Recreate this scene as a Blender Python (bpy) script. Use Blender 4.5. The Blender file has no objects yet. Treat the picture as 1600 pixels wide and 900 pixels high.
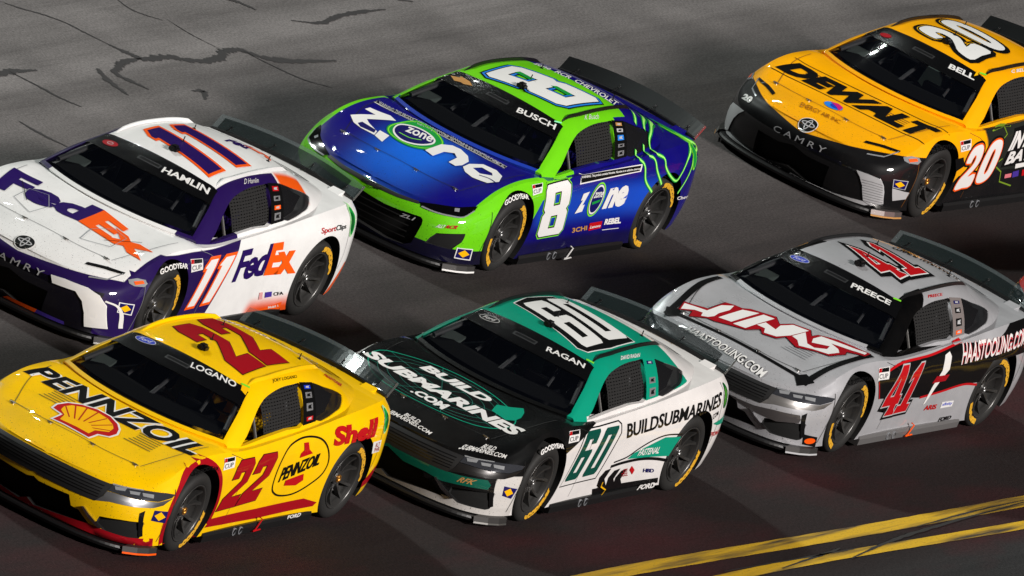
import bpy, bmesh, math, random
import numpy as np
from mathutils import Vector, Matrix
from mathutils.bvhtree import BVHTree

scene = bpy.context.scene
COL = scene.collection
random.seed(4)

# ------------------------------------------------------------------ camera
LOGF, AZ, EL, ROLL, LOGD = 10.25245315, 0.3896619, 0.25939096, 0.36681642, 5.06611021
FPX = math.exp(LOGF)
DIST = math.exp(LOGD)
CPOS = Vector((math.cos(EL)*math.cos(AZ), math.cos(EL)*math.sin(AZ), math.sin(EL)))*DIST
_fw = (-CPOS).normalized()
_r = _fw.cross(Vector((0, 0, 1))).normalized()
_u = _r.cross(_fw)
CR = math.cos(ROLL)*_r + math.sin(ROLL)*_u
CU = -math.sin(ROLL)*_r + math.cos(ROLL)*_u
CF = _fw
cam = bpy.data.cameras.new('camera')
cam.sensor_width = 36
cam.lens = FPX/1600*36
cam.clip_start = 1
cam.clip_end = 2000
camo = bpy.data.objects.new('camera', cam)
COL.objects.link(camo)
camo.matrix_world = Matrix((( CR.x, CU.x, -CF.x, CPOS.x), (CR.y, CU.y, -CF.y, CPOS.y),
                            (CR.z, CU.z, -CF.z, CPOS.z), (0, 0, 0, 1)))
scene.camera = camo

# ------------------------------------------------------------------ world, key light, added unseen floodlights
SUN_AZ, SUN_EL = math.radians(84), math.radians(30)
w = bpy.data.worlds.new('World')
scene.world = w
w.use_nodes = True
nt = w.node_tree
sky = nt.nodes.new('ShaderNodeTexSky')
sky.sky_type = 'NISHITA'
sky.sun_disc = False
sky.sun_elevation = math.radians(-6)
sky.sun_rotation = math.pi/2 - SUN_AZ
nt.links.new(sky.outputs[0], nt.nodes['Background'].inputs[0])
nt.nodes['Background'].inputs[1].default_value = 0.12
sl = bpy.data.lights.new('sun', 'SUN')
sl.energy = 4.3
sl.angle = math.radians(9)
sl.color = (1.0, 0.95, 0.91)
so = bpy.data.objects.new('sun', sl)
COL.objects.link(so)
sd = Vector((math.cos(SUN_EL)*math.cos(SUN_AZ), math.cos(SUN_EL)*math.sin(SUN_AZ), math.sin(SUN_EL)))
so.rotation_euler = (-sd).to_track_quat('-Z', 'Y').to_euler()
so.location = sd*60
def flood(name, az, el, dist, w_, h_, power, col=(1, .97, .93)):  # unseen lamps, added to stand in for the stadium lighting
    l = bpy.data.lights.new(name, 'AREA')
    l.shape = 'RECTANGLE'
    l.size, l.size_y = w_, h_
    l.energy = power
    l.color = col
    o = bpy.data.objects.new(name, l)
    COL.objects.link(o)
    a, e = math.radians(az), math.radians(el)
    d = Vector((math.cos(e)*math.cos(a), math.cos(e)*math.sin(a), math.sin(e)))
    o.location = d*dist + Vector((0, 1, 0))
    o.rotation_euler = (-d).to_track_quat('-Z', 'Y').to_euler()
flood('added_stadium_flood_low', -106, 33, 70, 5, 2, 34000, (.92, 1, .95))
flood('added_hood_glint_lamp', -140, 39, 75, 1.5, .8, 520, (.92, 1, .96))  # small added lamp for glints on the hood corners
flood('added_edge_glint_lamp', -139, 22, 80, 1.2, .8, 200, (.95, 1, .97))  # small added lamp for glints on windshield edges and roof corners
flood('added_stadium_flood_high', -66, 60, 70, 2.4, 1.2, 2500, (.90, 1, .97))
scene.view_settings.view_transform = 'Standard'
scene.view_settings.look = 'None'
scene.view_settings.exposure = 0
scene.view_settings.gamma = 1
scene.render.engine = 'CYCLES'

# ------------------------------------------------------------------ materials
MATS = {}
def srgb(h):
    if isinstance(h, str):
        c = [int(h[i:i+2], 16)/255 for i in (0, 2, 4)]
    else:
        c = [v/255 for v in h]
    return tuple(v/12.92 if v <= .04045 else ((v+.055)/1.055)**2.4 for v in c) + (1,)
def mat(name, col, rough=.35, metal=0, coat=0, alpha=1, trans=0, emis=None):
    if name in MATS:
        return MATS[name]
    m = bpy.data.materials.new(name)
    m.use_nodes = True
    b = m.node_tree.nodes['Principled BSDF']
    b.inputs['Base Color'].default_value = srgb(col) if not (isinstance(col, tuple) and len(col) == 4) else col
    b.inputs['Roughness'].default_value = rough
    b.inputs['Metallic'].default_value = metal
    b.inputs['Coat Weight'].default_value = coat
    b.inputs['Coat Roughness'].default_value = .045
    b.inputs['Alpha'].default_value = alpha
    b.inputs['Transmission Weight'].default_value = trans
    MATS[name] = m
    return m
def paint(name, col, metal=0., rough=.48, coat=.85, specks=True, splits=()):
    """car paint or vinyl wrap: base colour, clear coat, rubber specks towards the nose.
    splits: [((a,b,c,d),...), colour, softness] -> colour where every a*x+b*|y|+c*z+d > 0 (car coordinates)"""
    if name in MATS:
        return MATS[name]
    m = mat(name, col, rough, metal, coat)
    nt = m.node_tree
    L = nt.links.new
    b = nt.nodes['Principled BSDF']
    b.inputs['Specular IOR Level'].default_value = .1
    tc = nt.nodes.new('ShaderNodeTexCoord')
    sx = nt.nodes.new('ShaderNodeSeparateXYZ')
    L(tc.outputs['Object'], sx.inputs[0])
    ab = nt.nodes.new('ShaderNodeMath')
    ab.operation = 'ABSOLUTE'
    L(sx.outputs[1], ab.inputs[0])
    cv = nt.nodes.new('ShaderNodeCombineXYZ')
    L(sx.outputs[0], cv.inputs[0]); L(ab.outputs[0], cv.inputs[1]); L(sx.outputs[2], cv.inputs[2])
    rgb = nt.nodes.new('ShaderNodeRGB')
    rgb.outputs[0].default_value = srgb(col)
    base = rgb.outputs[0]
    def mixin(fac, colr):
        nonlocal base
        mx = nt.nodes.new('ShaderNodeMix')
        mx.data_type = 'RGBA'
        L(fac, mx.inputs['Factor'])
        L(base, mx.inputs['A'])
        mx.inputs['B'].default_value = colr
        base = mx.outputs['Result']
    for planes, c2, soft in splits:
        fac = None
        for a_, b_, c_, d_ in planes:
            dp = nt.nodes.new('ShaderNodeVectorMath')
            dp.operation = 'DOT_PRODUCT'
            L(cv.outputs[0], dp.inputs[0])
            dp.inputs[1].default_value = (a_, b_, c_)
            mr = nt.nodes.new('ShaderNodeMapRange')
            mr.interpolation_type = 'SMOOTHSTEP'
            L(dp.outputs['Value'], mr.inputs[0])
            mr.inputs[1].default_value, mr.inputs[2].default_value = -d_-soft/2, -d_+soft/2
            f = mr.outputs[0]
            if fac is None:
                fac = f
            else:
                mu = nt.nodes.new('ShaderNodeMath')
                mu.operation = 'MULTIPLY'
                L(fac, mu.inputs[0]); L(f, mu.inputs[1])
                fac = mu.outputs[0]
        mixin(fac, srgb(c2))
    if specks:
        n = nt.nodes.new('ShaderNodeTexNoise')
        n.inputs['Scale'].default_value = 75
        n.inputs['Detail'].default_value = 2
        L(tc.outputs['Object'], n.inputs['Vector'])
        thr = nt.nodes.new('ShaderNodeMapRange')
        L(sx.outputs[0], thr.inputs[0])
        thr.inputs[1].default_value, thr.inputs[2].default_value = .6, 2.3
        thr.inputs[3].default_value, thr.inputs[4].default_value = .78, .672
        gt = nt.nodes.new('ShaderNodeMath')
        gt.operation = 'GREATER_THAN'
        L(n.outputs[0], gt.inputs[0]); L(thr.outputs[0], gt.inputs[1])
        fm = nt.nodes.new('ShaderNodeMath')
        fm.operation = 'MULTIPLY'
        L(gt.outputs[0], fm.inputs[0])
        fm.inputs[1].default_value = .65
        mixin(fm.outputs[0], (.018, .016, .014, 1))
    # uneven film of grime and rubber haze
    ng = nt.nodes.new('ShaderNodeTexNoise')
    ng.inputs['Scale'].default_value = 2.3
    ng.inputs['Detail'].default_value = 8
    ng.inputs['Roughness'].default_value = .65
    L(tc.outputs['Object'], ng.inputs['Vector'])
    rg = nt.nodes.new('ShaderNodeMapRange')
    L(ng.outputs[0], rg.inputs[0])
    rg.inputs[1].default_value, rg.inputs[2].default_value = .42, .78
    rg.inputs[3].default_value, rg.inputs[4].default_value = 0, .16
    mixin(rg.outputs[0], (.045, .038, .033, 1))
    L(base, b.inputs['Base Color'])
    # road-grime haze breaks up the gloss
    n2 = nt.nodes.new('ShaderNodeTexNoise')
    n2.inputs['Scale'].default_value = 3.5
    n2.inputs['Detail'].default_value = 6
    L(tc.outputs['Object'], n2.inputs['Vector'])
    r2 = nt.nodes.new('ShaderNodeMapRange')
    L(n2.outputs[0], r2.inputs[0])
    r2.inputs[1].default_value, r2.inputs[2].default_value = .3, .7
    r2.inputs[3].default_value, r2.inputs[4].default_value = max(.05, rough-.1), rough+.12
    L(r2.outputs[0], b.inputs['Roughness'])
    return m

M_BLACK = mat('black_satin', (14, 14, 15), .38)
M_CARBON = mat('carbon_black', (18, 18, 19), .45)
M_WELL = mat('wheel_well', (8, 8, 8), .9)
M_RUBBER = mat('tyre_rubber', (26, 25, 24), .72)
M_RIM = mat('gunmetal_rim', (74, 73, 72), .3, .6)
M_LIP = mat('rim_lip', (84, 83, 82), .32, .65)
M_NUT = mat('lug_nut', (200, 140, 60), .3, .8)
M_YEL = mat('tyre_yellow', (214, 160, 30), .75)
M_NUTG = mat('lug_nut_grey', (150, 150, 150), .3, .9)
M_GLASS = mat('windshield_glass', (8, 10, 16), .05, 0, .6, alpha=.66)
M_SMOKE = mat('quarter_glass', (30, 30, 32), .2, 0, .4, alpha=.82)
M_CLEAR = mat('clear_spoiler', (110, 122, 124), .14, 0, .5, alpha=.26)
M_SPOIL = mat('smoked_spoiler', (10, 24, 24), .12, 0, .5, alpha=.55)
M_SPOILB = mat('black_spoiler', (20, 22, 23), .3, 0, .3, alpha=.93)
M_CABIN = mat('cabin_black', (5, 5, 6), .9)
M_CAGE = mat('roll_cage_grey', (128, 130, 134), .45)
M_FOOT = mat('scuffed_plate', (58, 56, 55), .5, .5)
M_SEAT = mat('seat_grey', (60, 62, 66), .6)
M_PAD = mat('seat_pad', (150, 165, 160), .6)
M_NET = mat('window_net', (22, 21, 21), .9)
M_ALU = mat('bare_aluminium', (170, 168, 165), .3, .9)
M_SEAM = mat('panel_seam', (20, 18, 14), .7)

# ------------------------------------------------------------------ mesh helpers
def link(name, me, m=None, parent=None, smooth=False, loc=None):
    o = bpy.data.objects.new(name, me)
    COL.objects.link(o)
    if m is not None:
        if len(me.materials) == 0:
            me.materials.append(m)
        elif me.materials[0] is not m:
            for s in o.material_slots:
                s.link = 'OBJECT'
            o.material_slots[0].material = m
    if smooth:
        for p in me.polygons:
            p.use_smooth = True
    if parent is not None:
        o.parent = parent
    if loc is not None:
        o.location = loc
    return o
def pydata(name, v, f):
    me = bpy.data.meshes.new(name)
    me.from_pydata([tuple(map(float, p)) for p in v], [], f)
    me.validate()
    me.update()
    return me
def bm_mesh(name, bm):
    bmesh.ops.recalc_face_normals(bm, faces=bm.faces)
    me = bpy.data.meshes.new(name)
    bm.to_mesh(me)
    bm.free()
    return me
def crom(P, n, closed=False):
    """Catmull-Rom (centripetal-ish) resample of control points P (k,dim), n samples per span"""
    P = np.asarray(P, float)
    k = len(P)
    if closed:
        Q = np.concatenate([P[-1:], P, P[:2]])
        spans = k
    else:
        Q = np.concatenate([[2*P[0]-P[1]], P, [2*P[-1]-P[-2]]])
        spans = k-1
    d = np.maximum(np.linalg.norm(np.diff(Q.reshape(len(Q), -1), axis=0), axis=1), 1e-5)**.5
    out = []
    for i in range(spans):
        p0, p1, p2, p3 = Q[i:i+4]
        t0 = 0; t1 = t0+d[i]; t2 = t1+d[i+1]; t3 = t2+d[i+2]
        for j in range(n):
            t = t1+(t2-t1)*j/n
            A1 = (t1-t)/(t1-t0)*p0+(t-t0)/(t1-t0)*p1
            A2 = (t2-t)/(t2-t1)*p1+(t-t1)/(t2-t1)*p2
            A3 = (t3-t)/(t3-t2)*p2+(t-t2)/(t3-t2)*p3
            B1 = (t2-t)/(t2-t0)*A1+(t-t0)/(t2-t0)*A2
            B2 = (t3-t)/(t3-t1)*A2+(t-t1)/(t3-t1)*A3
            out.append((t2-t)/(t2-t1)*B1+(t-t1)/(t2-t1)*B2)
    if not closed:
        out.append(P[-1])
    return np.array(out)
def grid_faces(nu, nv, closed_u=False):
    f = []
    for i in range(nu if closed_u else nu-1):
        for j in range(nv-1):
            a = i*nv+j
            b = ((i+1) % nu)*nv+j
            f.append((a, b, b+1, a+1))
    return f
def tube(bm, pts, r, seg=8):
    pts = [Vector(p) for p in pts]
    rings = []
    for i, p in enumerate(pts):
        d = (pts[min(i+1, len(pts)-1)]-pts[max(i-1, 0)]).normalized()
        a = d.orthogonal().normalized()
        b = d.cross(a)
        if rings:
            # keep the frame from twisting
            a = (rings[-1][1]-rings[-1][1].dot(d)*d).normalized()
            b = d.cross(a)
        vs = [bm.verts.new(p+r*(math.cos(2*math.pi*k/seg)*a+math.sin(2*math.pi*k/seg)*b)) for k in range(seg)]
        rings.append((vs, a))
    for (v0, _), (v1, _) in zip(rings, rings[1:]):
        for k in range(seg):
            bm.faces.new((v0[k], v0[(k+1) % seg], v1[(k+1) % seg], v1[k]))
    bm.faces.new(rings[0][0][::-1])
    bm.faces.new(rings[-1][0])
def lathe(bm, prof, seg=48):
    """profile [(r,y)] round the y axis"""
    rings = []
    for r, y in prof:
        rings.append([bm.verts.new((r*math.cos(2*math.pi*k/seg), y, r*math.sin(2*math.pi*k/seg))) for k in range(seg)])
    for a, b in zip(rings, rings[1:]):
        for k in range(seg):
            bm.faces.new((a[k], a[(k+1) % seg], b[(k+1) % seg], b[k]))
    return rings
def box(bm, lo, hi):
    lo, hi = Vector(lo), Vector(hi)
    vs = [bm.verts.new((x, y, z)) for x in (lo.x, hi.x) for y in (lo.y, hi.y) for z in (lo.z, hi.z)]
    for q in ((0, 1, 3, 2), (4, 6, 7, 5), (0, 4, 5, 1), (2, 3, 7, 6), (0, 2, 6, 4), (1, 5, 7, 3)):
        bm.faces.new([vs[i] for i in q])
def boolean(me, cutters, name):
    """difference of me with cutter meshes (each carries its own material)"""
    o = bpy.data.objects.new('t', me)
    COL.objects.link(o)
    tmp = []
    for c in cutters:
        co = bpy.data.objects.new('c', c)
        COL.objects.link(co)
        md = o.modifiers.new('b', 'BOOLEAN')
        md.operation = 'DIFFERENCE'
        md.solver = 'EXACT'
        md.object = co
        if hasattr(md, 'material_mode'):
            md.material_mode = 'TRANSFER'
        tmp.append(co)
    dg = bpy.context.evaluated_depsgraph_get()
    out = bpy.data.meshes.new_from_object(o.evaluated_get(dg))
    out.name = name
    for x in tmp+[o]:
        bpy.data.objects.remove(x)
    return out

# ------------------------------------------------------------------ car surfaces (x forward, y left, z up; origin between the axles on the road)
AX = 1.397
TR = .352
def lower_controls(kind):
    R2 = [(2.43, 0), (2.415, .28), (2.37, .52), (2.27, .74), (2.11, .88), (1.90, .95), (1.70, .972), (AX, .982), (1.05, .965),
          (.6, .95), (0, .945), (-.6, .955), (-1.0, .972), (-AX, .982), (-1.75, .965), (-2.05, .91), (-2.22, .80), (-2.31, .45), (-2.33, 0)]
    R4 = [(2.35, 0, .545), (2.335, .27, .543), (2.29, .50, .54), (2.18, .70, .545), (2.03, .81, .575), (1.86, .86, .655), (1.68, .875, .735),
          (AX, .875, .80), (1.05, .878, .818), (.6, .89, .805), (0, .90, .85), (-.6, .90, .90), (-1.0, .89, .935), (-AX, .865, .955), (-1.75, .82, .955),
          (-2.0, .775, .95), (-2.15, .70, .94), (-2.22, .42, .94), (-2.24, 0, .94)]
    zc = [.545, .557, .585, .632, .675, .70, .735, .79, .846, .84, .84, .86, .90, .95, .965, .96, .95, .942, .94]
    rings = [[], [], [], [], []]
    for i, ((x2, y2), (x4, y4, z4)) in enumerate(zip(R2, R4)):
        nose = i <= 5
        tail = i >= 15
        zb = .10 if i < 14 else (.12 + .13*min(1, (i-13)/3))
        s = .985
        rings[0].append((x2-.03*(1 if i <= 4 else 0)+(.05 if tail else 0), y2*s, zb))
        rings[1].append((x2, y2*.995, .24 if not tail else .36))
        rings[2].append((x2, y2, .40 if nose else (.46 if not tail else .52)))
        f = .62
        x3, y3 = x2*(1-f)+x4*f, y2*.70+y4*.30
        if nose:
            x3 = x2*.62+x4*.38
        rings[3].append((x3, y3, .49+ (z4-.545)*.7 if nose else (z4-.095)))
        rings[4].append((x4, y4, z4))
    return np.array(rings), np.array(zc)
NS, NL = 7, 7
def lower_mesh():
    rings, zc = lower_controls(None)
    # smooth along the ring (t), mirrored so nose and tail join smoothly
    lev = []
    for r in rings:
        full = np.concatenate([r, (r[1:-1]*np.array([1, -1, 1]))[::-1]])
        lev.append(crom(full, NS, closed=True))
    lev = np.array(lev)                       # 5, T, 3
    T = lev.shape[1]
    side = np.stack([crom(lev[:, t], NL) for t in range(T)])   # T, L, 3
    L = side.shape[1]
    verts = side.reshape(-1, 3).tolist()
    faces = grid_faces(T, L, True)
    zcf = crom(np.concatenate([zc, zc[1:-1][::-1]])[:, None], NS, closed=True)[:, 0]
    half = T//2
    idx_top = lambda t: t*L+L-1
    idx_bot = lambda t: t*L
    # top sheet: strips from left edge to right edge at equal station
    K = 28
    rows = []
    for t in range(0, half+1):
        a = side[t, -1]
        tm = (T-t) % T
        b = side[tm, -1]
        row = [idx_top(t)]
        if 0 < t < half:
            for k in range(1, K):
                v = 1-2*k/K
                av = abs(v)
                z = zcf[t]+(a[2]-zcf[t])*(av**2.2)
                # fender crest just inside the shoulder
                verts.append((a[0]+(.0 if t < half//2 else 0), a[1]*v, z+.012*math.exp(-((av-.9)/.1)**2)*(1 if a[0] > .9 else 0)))
                row.append(len(verts)-1)
            row.append(idx_top(tm))
        rows.append(row)
    for t in range(half):
        r0, r1 = rows[t], rows[t+1]
        if len(r0) == 1:
            for k in range(K):
                faces.append((r0[0], r1[k+1], r1[k]))
        elif len(r1) == 1:
            for k in range(K):
                faces.append((r0[k], r0[k+1], r1[0]))
        else:
            for k in range(K):
                faces.append((r0[k], r0[k+1], r1[k+1], r1[k]))
    # floor
    for t in range(half):
        a, b = idx_bot(t), idx_bot(t+1)
        c, d = idx_bot((T-t-1) % T), idx_bot((T-t) % T)
        q = []
        for i in (a, b, c, d):
            if i not in q:
                q.append(i)
        faces.append(tuple(q))
    bm = bmesh.new()
    vs = [bm.verts.new(v) for v in verts]
    for f in faces:
        if len(set(f)) > 2:
            try:
                bm.faces.new([vs[i] for i in f])
            except ValueError:
                pass
    return bm_mesh('lower_body', bm)
RAIL = np.array([(.84, .80, .846), (.53, .69, 1.02), (.22, .575, 1.17), (-.1, .578, 1.212), (-.45, .568, 1.225), (-.85, .548, 1.215), (-1.15, .525, 1.175), (-1.55, .49, 1.06), (-1.95, .46, .95)])
CENT = np.array([(1.13, 0, .855), (.69, 0, 1.05), (.245, 0, 1.215), (-.1, 0, 1.255), (-.45, 0, 1.268), (-.85, 0, 1.258), (-1.18, 0, 1.215), (-1.6, 0, 1.09), (-2.02, 0, .965)])
BELT = np.array([(.80, .835, .80), (.60, .868, .79), (.30, .882, .81), (-.1, .89, .84), (-.5, .89, .875), (-.9, .875, .915), (-1.3, .825, .94), (-1.65, .72, .94), (-1.95, .60, .935)])
def green_surface():
    n = 10
    rail, cent, belt = crom(RAIL, n), crom(CENT, n), crom(BELT, n)
    S = len(rail)
    rows = []
    for s in range(S):
        r, c, b = rail[s], cent[s], belt[s]
        b = b-np.array([0, 0, .02])
        m = b*.5+r*.5+np.array([0, .030, 0])*min(1, s/12)
        u = b*.12+r*.88+np.array([0, .014, 0])*min(1, s/12)
        pts = [b, m, u]
        for v in (.93, .75, .5, .25):
            w_ = v**2.2
            p = np.array([c[0]+(r[0]-c[0])*w_, r[1]*v, c[2]+(r[2]-c[2])*w_])
            pts.append(p)
        pts.append(c)
        mir = [p*np.array([1, -1, 1]) for p in pts[:-1]][::-1]
        rows.append(crom(pts+mir, 5))
    rows = np.array(rows)
    return rows
def green_mesh(thick=.03):
    rows = green_surface()
    S, W = rows.shape[:2]
    me = pydata('greenhouse', rows.reshape(-1, 3), grid_faces(S, W))
    bm = bmesh.new()
    bm.from_mesh(me)
    bmesh.ops.recalc_face_normals(bm, faces=bm.faces)
    # make normals point outwards
    up = sum(f.normal.z for f in bm.faces)
    if up < 0:
        bmesh.ops.reverse_faces(bm, faces=bm.faces)
    bm.to_mesh(me)
    bm.free()
    return me
def solidify(me, t):
    bm = bmesh.new()
    bm.from_mesh(me)
    bm.normal_update()
    geom = bm.verts[:]
    inner = {}
    for v in geom:
        inner[v] = bm.verts.new(v.co-v.normal*t)
    for f in bm.faces[:]:
        bm.faces.new([inner[v] for v in reversed(f.verts)])
    for e in [e for e in bm.edges if e.is_boundary and all(v in inner for v in e.verts)]:
        a, b = e.verts
        bm.faces.new((a, b, inner[b], inner[a]))
    return bm_mesh('shell', bm)

# planes that lettering and shapes are laid out on before they are pressed onto the bodywork
def plane(N, V=None):
    N = Vector(N).normalized()
    U = Vector((-N.y, N.x, 0)).normalized() if abs(N.z) < .999 else Vector((-1, 0, 0))
    return (U, N.cross(U).normalized(), N)
PL = {
    'side': plane((0, 1, 0)), 'front': plane((1, 0, 0)), 'corner': plane((.75, .66, 0)),
    'roof': (Vector((-1, 0, 0)), Vector((0, -1, 0)), Vector((0, 0, 1))),
    'hood': plane((.2, 0, .98)), 'wind': plane((.46, 0, .888)), 'rail': plane((0, .75, .66)),
    'fender': plane((.45, .75, .5)),
    'tail': plane((-.25, 0, .97)),
}
LOWER = lower_mesh()
GREEN = green_mesh()
def bvh_of(meshes):
    v, f = [], []
    for m in meshes:
        o = len(v)
        v += [p.co.copy() for p in m.vertices]
        f += [[o+i for i in p.vertices] for p in m.polygons]
    return BVHTree.FromPolygons(v, f)
BVH = bvh_of([LOWER, GREEN])
BVH_G = bvh_of([GREEN])
def press(me2, pl, off, bvh=None, mapf=None, step=.05):
    """me2: flat bmesh in (u,v) metres -> pressed onto the bodywork, off metres proud"""
    bvh = bvh or BVH
    U, V, N = PL[pl]
    bm = me2
    us = [v.co.x for v in bm.verts]
    vs = [v.co.y for v in bm.verts]
    for ax, arr in ((0, us), (1, vs)):
        k = math.ceil(min(arr)/step)
        while k*step < max(arr):
            co = Vector((k*step, 0, 0)) if ax == 0 else Vector((0, k*step, 0))
            no = Vector((1, 0, 0)) if ax == 0 else Vector((0, 1, 0))
            bmesh.ops.bisect_plane(bm, geom=bm.verts[:]+bm.edges[:]+bm.faces[:], plane_co=co, plane_no=no, dist=1e-5)
            k += 1
    for v in bm.verts:
        o = U*v.co.x+V*v.co.y+N*4
        h = bvh.ray_cast(o, -N)
        if h[0] is None:
            h = bvh.find_nearest(U*v.co.x+V*v.co.y+N*.9)
        n = h[1]
        if n.dot(N) < 0:
            n = -n
        v.co = h[0]+n*off
    return bm
# ------------------------------------------------------------------ placing cars, pixel -> bodywork
CARS = {  # x, y, heading on the track, from the fitted camera
    '22': (10.0477, 1.8121, 0.0), '60': (4.7765, 2.4484, -.0071), '8': (-1.5881, -1.2034, -.0350),
    '11': (5.2119, -1.1591, -.0093), '41': (-1.3825, 2.4650, -.0261), 'red': (-7.62, 3.18, -.03), '20': (-9.6142, -.7381, -.0534)}
def ray(k, p):
    x, y, h = CARS[k]
    d = (CR*((p[0]-800)/FPX) - CU*((p[1]-450)/FPX) + CF)
    R = Matrix.Rotation(-h, 3, 'Z')
    return R @ (CPOS-Vector((x, y, 0))), (R @ d).normalized()
def hit(k, p, bvh=None):
    o, d = ray(k, p)
    h = (bvh or BVH).ray_cast(o, d)
    if h[0] is None:
        # just off the outline: take the bodywork point that passes closest to the sight line
        best = None
        for i in range(-30, 31):
            q = o+d*(DIST+ (o.length-DIST) + i*.1)
            n = (bvh or BVH).find_nearest(q)
            if best is None or n[3] < best[1]:
                best = (n[0], n[3])
        return best[0]
    return h[0]
def uv(k, p, pl, bvh=None):
    h = hit(k, p, bvh)
    U, V, N = PL[pl]
    return (h.dot(U), h.dot(V))
def Z(ox, oy, s=5.):
    return lambda *pts: [(ox+x/s, oy+y/s) for x, y in pts]
_TMP = None
def curve_mesh(cu):
    o = bpy.data.objects.new('tmp', cu)
    COL.objects.link(o)
    dg = bpy.context.evaluated_depsgraph_get()
    me = bpy.data.meshes.new_from_object(o.evaluated_get(dg))
    bpy.data.objects.remove(o)
    bpy.data.curves.remove(cu)
    bm = bmesh.new()
    bm.from_mesh(me)
    bpy.data.meshes.remove(me)
    bmesh.ops.remove_doubles(bm, verts=bm.verts, dist=1e-6)
    return bm
def fill2d(polys, offset=0.):
    cu = bpy.data.curves.new('c', 'CURVE')
    cu.dimensions = '2D'
    cu.fill_mode = 'BOTH'
    cu.offset = offset
    for pl_ in polys:
        sp = cu.splines.new('POLY')
        sp.points.add(len(pl_)-1)
        for q, p in zip(sp.points, pl_):
            q.co = (p[0], p[1], 0, 1)
        sp.use_cyclic_u = True
    return curve_mesh(cu)
def smooth_poly(P, n=4):
    return [tuple(p) for p in crom(np.array(P), n, closed=True)]
TXT = {}
def text2d(body, bold=.02, shear=0., space=1., lines=.8):
    """text as flat bmesh scaled to the unit box"""
    cu = bpy.data.curves.new('t', 'FONT')
    cu.body = body
    cu.size = 1
    cu.shear = shear
    cu.offset = bold
    cu.space_character = space
    cu.space_line = lines
    cu.align_x = 'CENTER' if '\n' in body else 'LEFT'
    cu.resolution_u = 3
    cu.fill_mode = 'FRONT'
    bm = curve_mesh(cu)
    xs = [v.co.x for v in bm.verts]
    ys = [v.co.y for v in bm.verts]
    x0, x1, y0, y1 = min(xs), max(xs), min(ys), max(ys)
    for v in bm.verts:
        v.co.x = (v.co.x-x0)/(x1-x0)
        v.co.y = (v.co.y-y0)/(y1-y0)
    return bm
def bilin(q):
    """unit box -> quad q = bl, br, tr, tl"""
    bl, br, tr, tl = [Vector(p) for p in q]
    return lambda s, t: bl*(1-s)*(1-t)+br*s*(1-t)+tr*s*t+tl*(1-s)*t
class Decals:
    """lettering and colour areas of one car"""
    def __init__(self, key, root):
        self.k, self.root, self.n = key, root, 0
    def _finish(self, bm, pl, name, m, lay, bvh, step=.05):
        bm = press(bm, pl, .0016+.0011*lay, bvh, step=step)
        me = bpy.data.meshes.new(name)
        bmesh.ops.dissolve_degenerate(bm, edges=bm.edges, dist=1e-5)
        # face outwards
        N = PL[pl][2]
        bm.normal_update()
        fl = [f for f in bm.faces if f.normal.dot(N) < 0]
        if fl:
            bmesh.ops.reverse_faces(bm, faces=fl)
        for f in bm.faces:
            f.smooth = True
        bm.to_mesh(me)
        bm.free()
        return link(name, me, m, self.root)
    def poly(self, pl, m, *polys, name='colour_panel', lay=1, smooth=0, off=0., px=True, bvh=None, mirror=False, step=.05):
        ps = []
        for P in polys:
            Q = [uv(self.k, p, pl, bvh) for p in P] if px else list(P)
            if mirror:
                Q = [(max(0, a), b) for a, b in Q]
                Q = Q+[(-a, b) for a, b in Q[::-1] if a > 1e-4]
            if smooth:
                Q = smooth_poly(Q, smooth)
            ps.append(Q)
        return self._finish(fill2d(ps, off), pl, name, m, lay, bvh, step)
    def text(self, pl, m, body, quad, name='lettering', lay=2, bold=.02, shear=0., space=1., lines=.8, px=True, bvh=None, arc=0.):
        bm = text2d(body, bold, shear, space, lines)
        q = [uv(self.k, p, pl, bvh) for p in quad] if px else quad
        f = bilin(q)
        for v in bm.verts:
            s, t = v.co.x, v.co.y
            if arc:
                t = t+arc*(4*s*(1-s))
            p = f(s, t)
            v.co.x, v.co.y = p.x, p.y
            v.co.z = 0
        return self._finish(bm, pl, name, m, lay, bvh)
    def line(self, pl, m, pts, wid, name='stripe', lay=1, px=True, smooth=6, bvh=None, closed=False):
        Q = [uv(self.k, p, pl, bvh) for p in pts] if px else list(pts)
        if smooth:
            Q = [tuple(p) for p in crom(np.array(Q), smooth, closed=closed)]
        bm = bmesh.new()
        n = len(Q)
        A = []
        for i in range(n):
            a = Vector(Q[(i-1) % n] if closed else Q[max(i-1, 0)])
            b = Vector(Q[(i+1) % n] if closed else Q[min(i+1, n-1)])
            d = (b-a).normalized()
            nn = Vector((-d.y, d.x))*wid/2
            c = Vector(Q[i])
            A.append((bm.verts.new((c.x+nn.x, c.y+nn.y, 0)), bm.verts.new((c.x-nn.x, c.y-nn.y, 0))))
        for i in range(n if closed else n-1):
            a, b = A[i], A[(i+1) % n]
            bm.faces.new((a[0], b[0], b[1], a[1]))
        return self._finish(bm, pl, name, m, lay, bvh)

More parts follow.
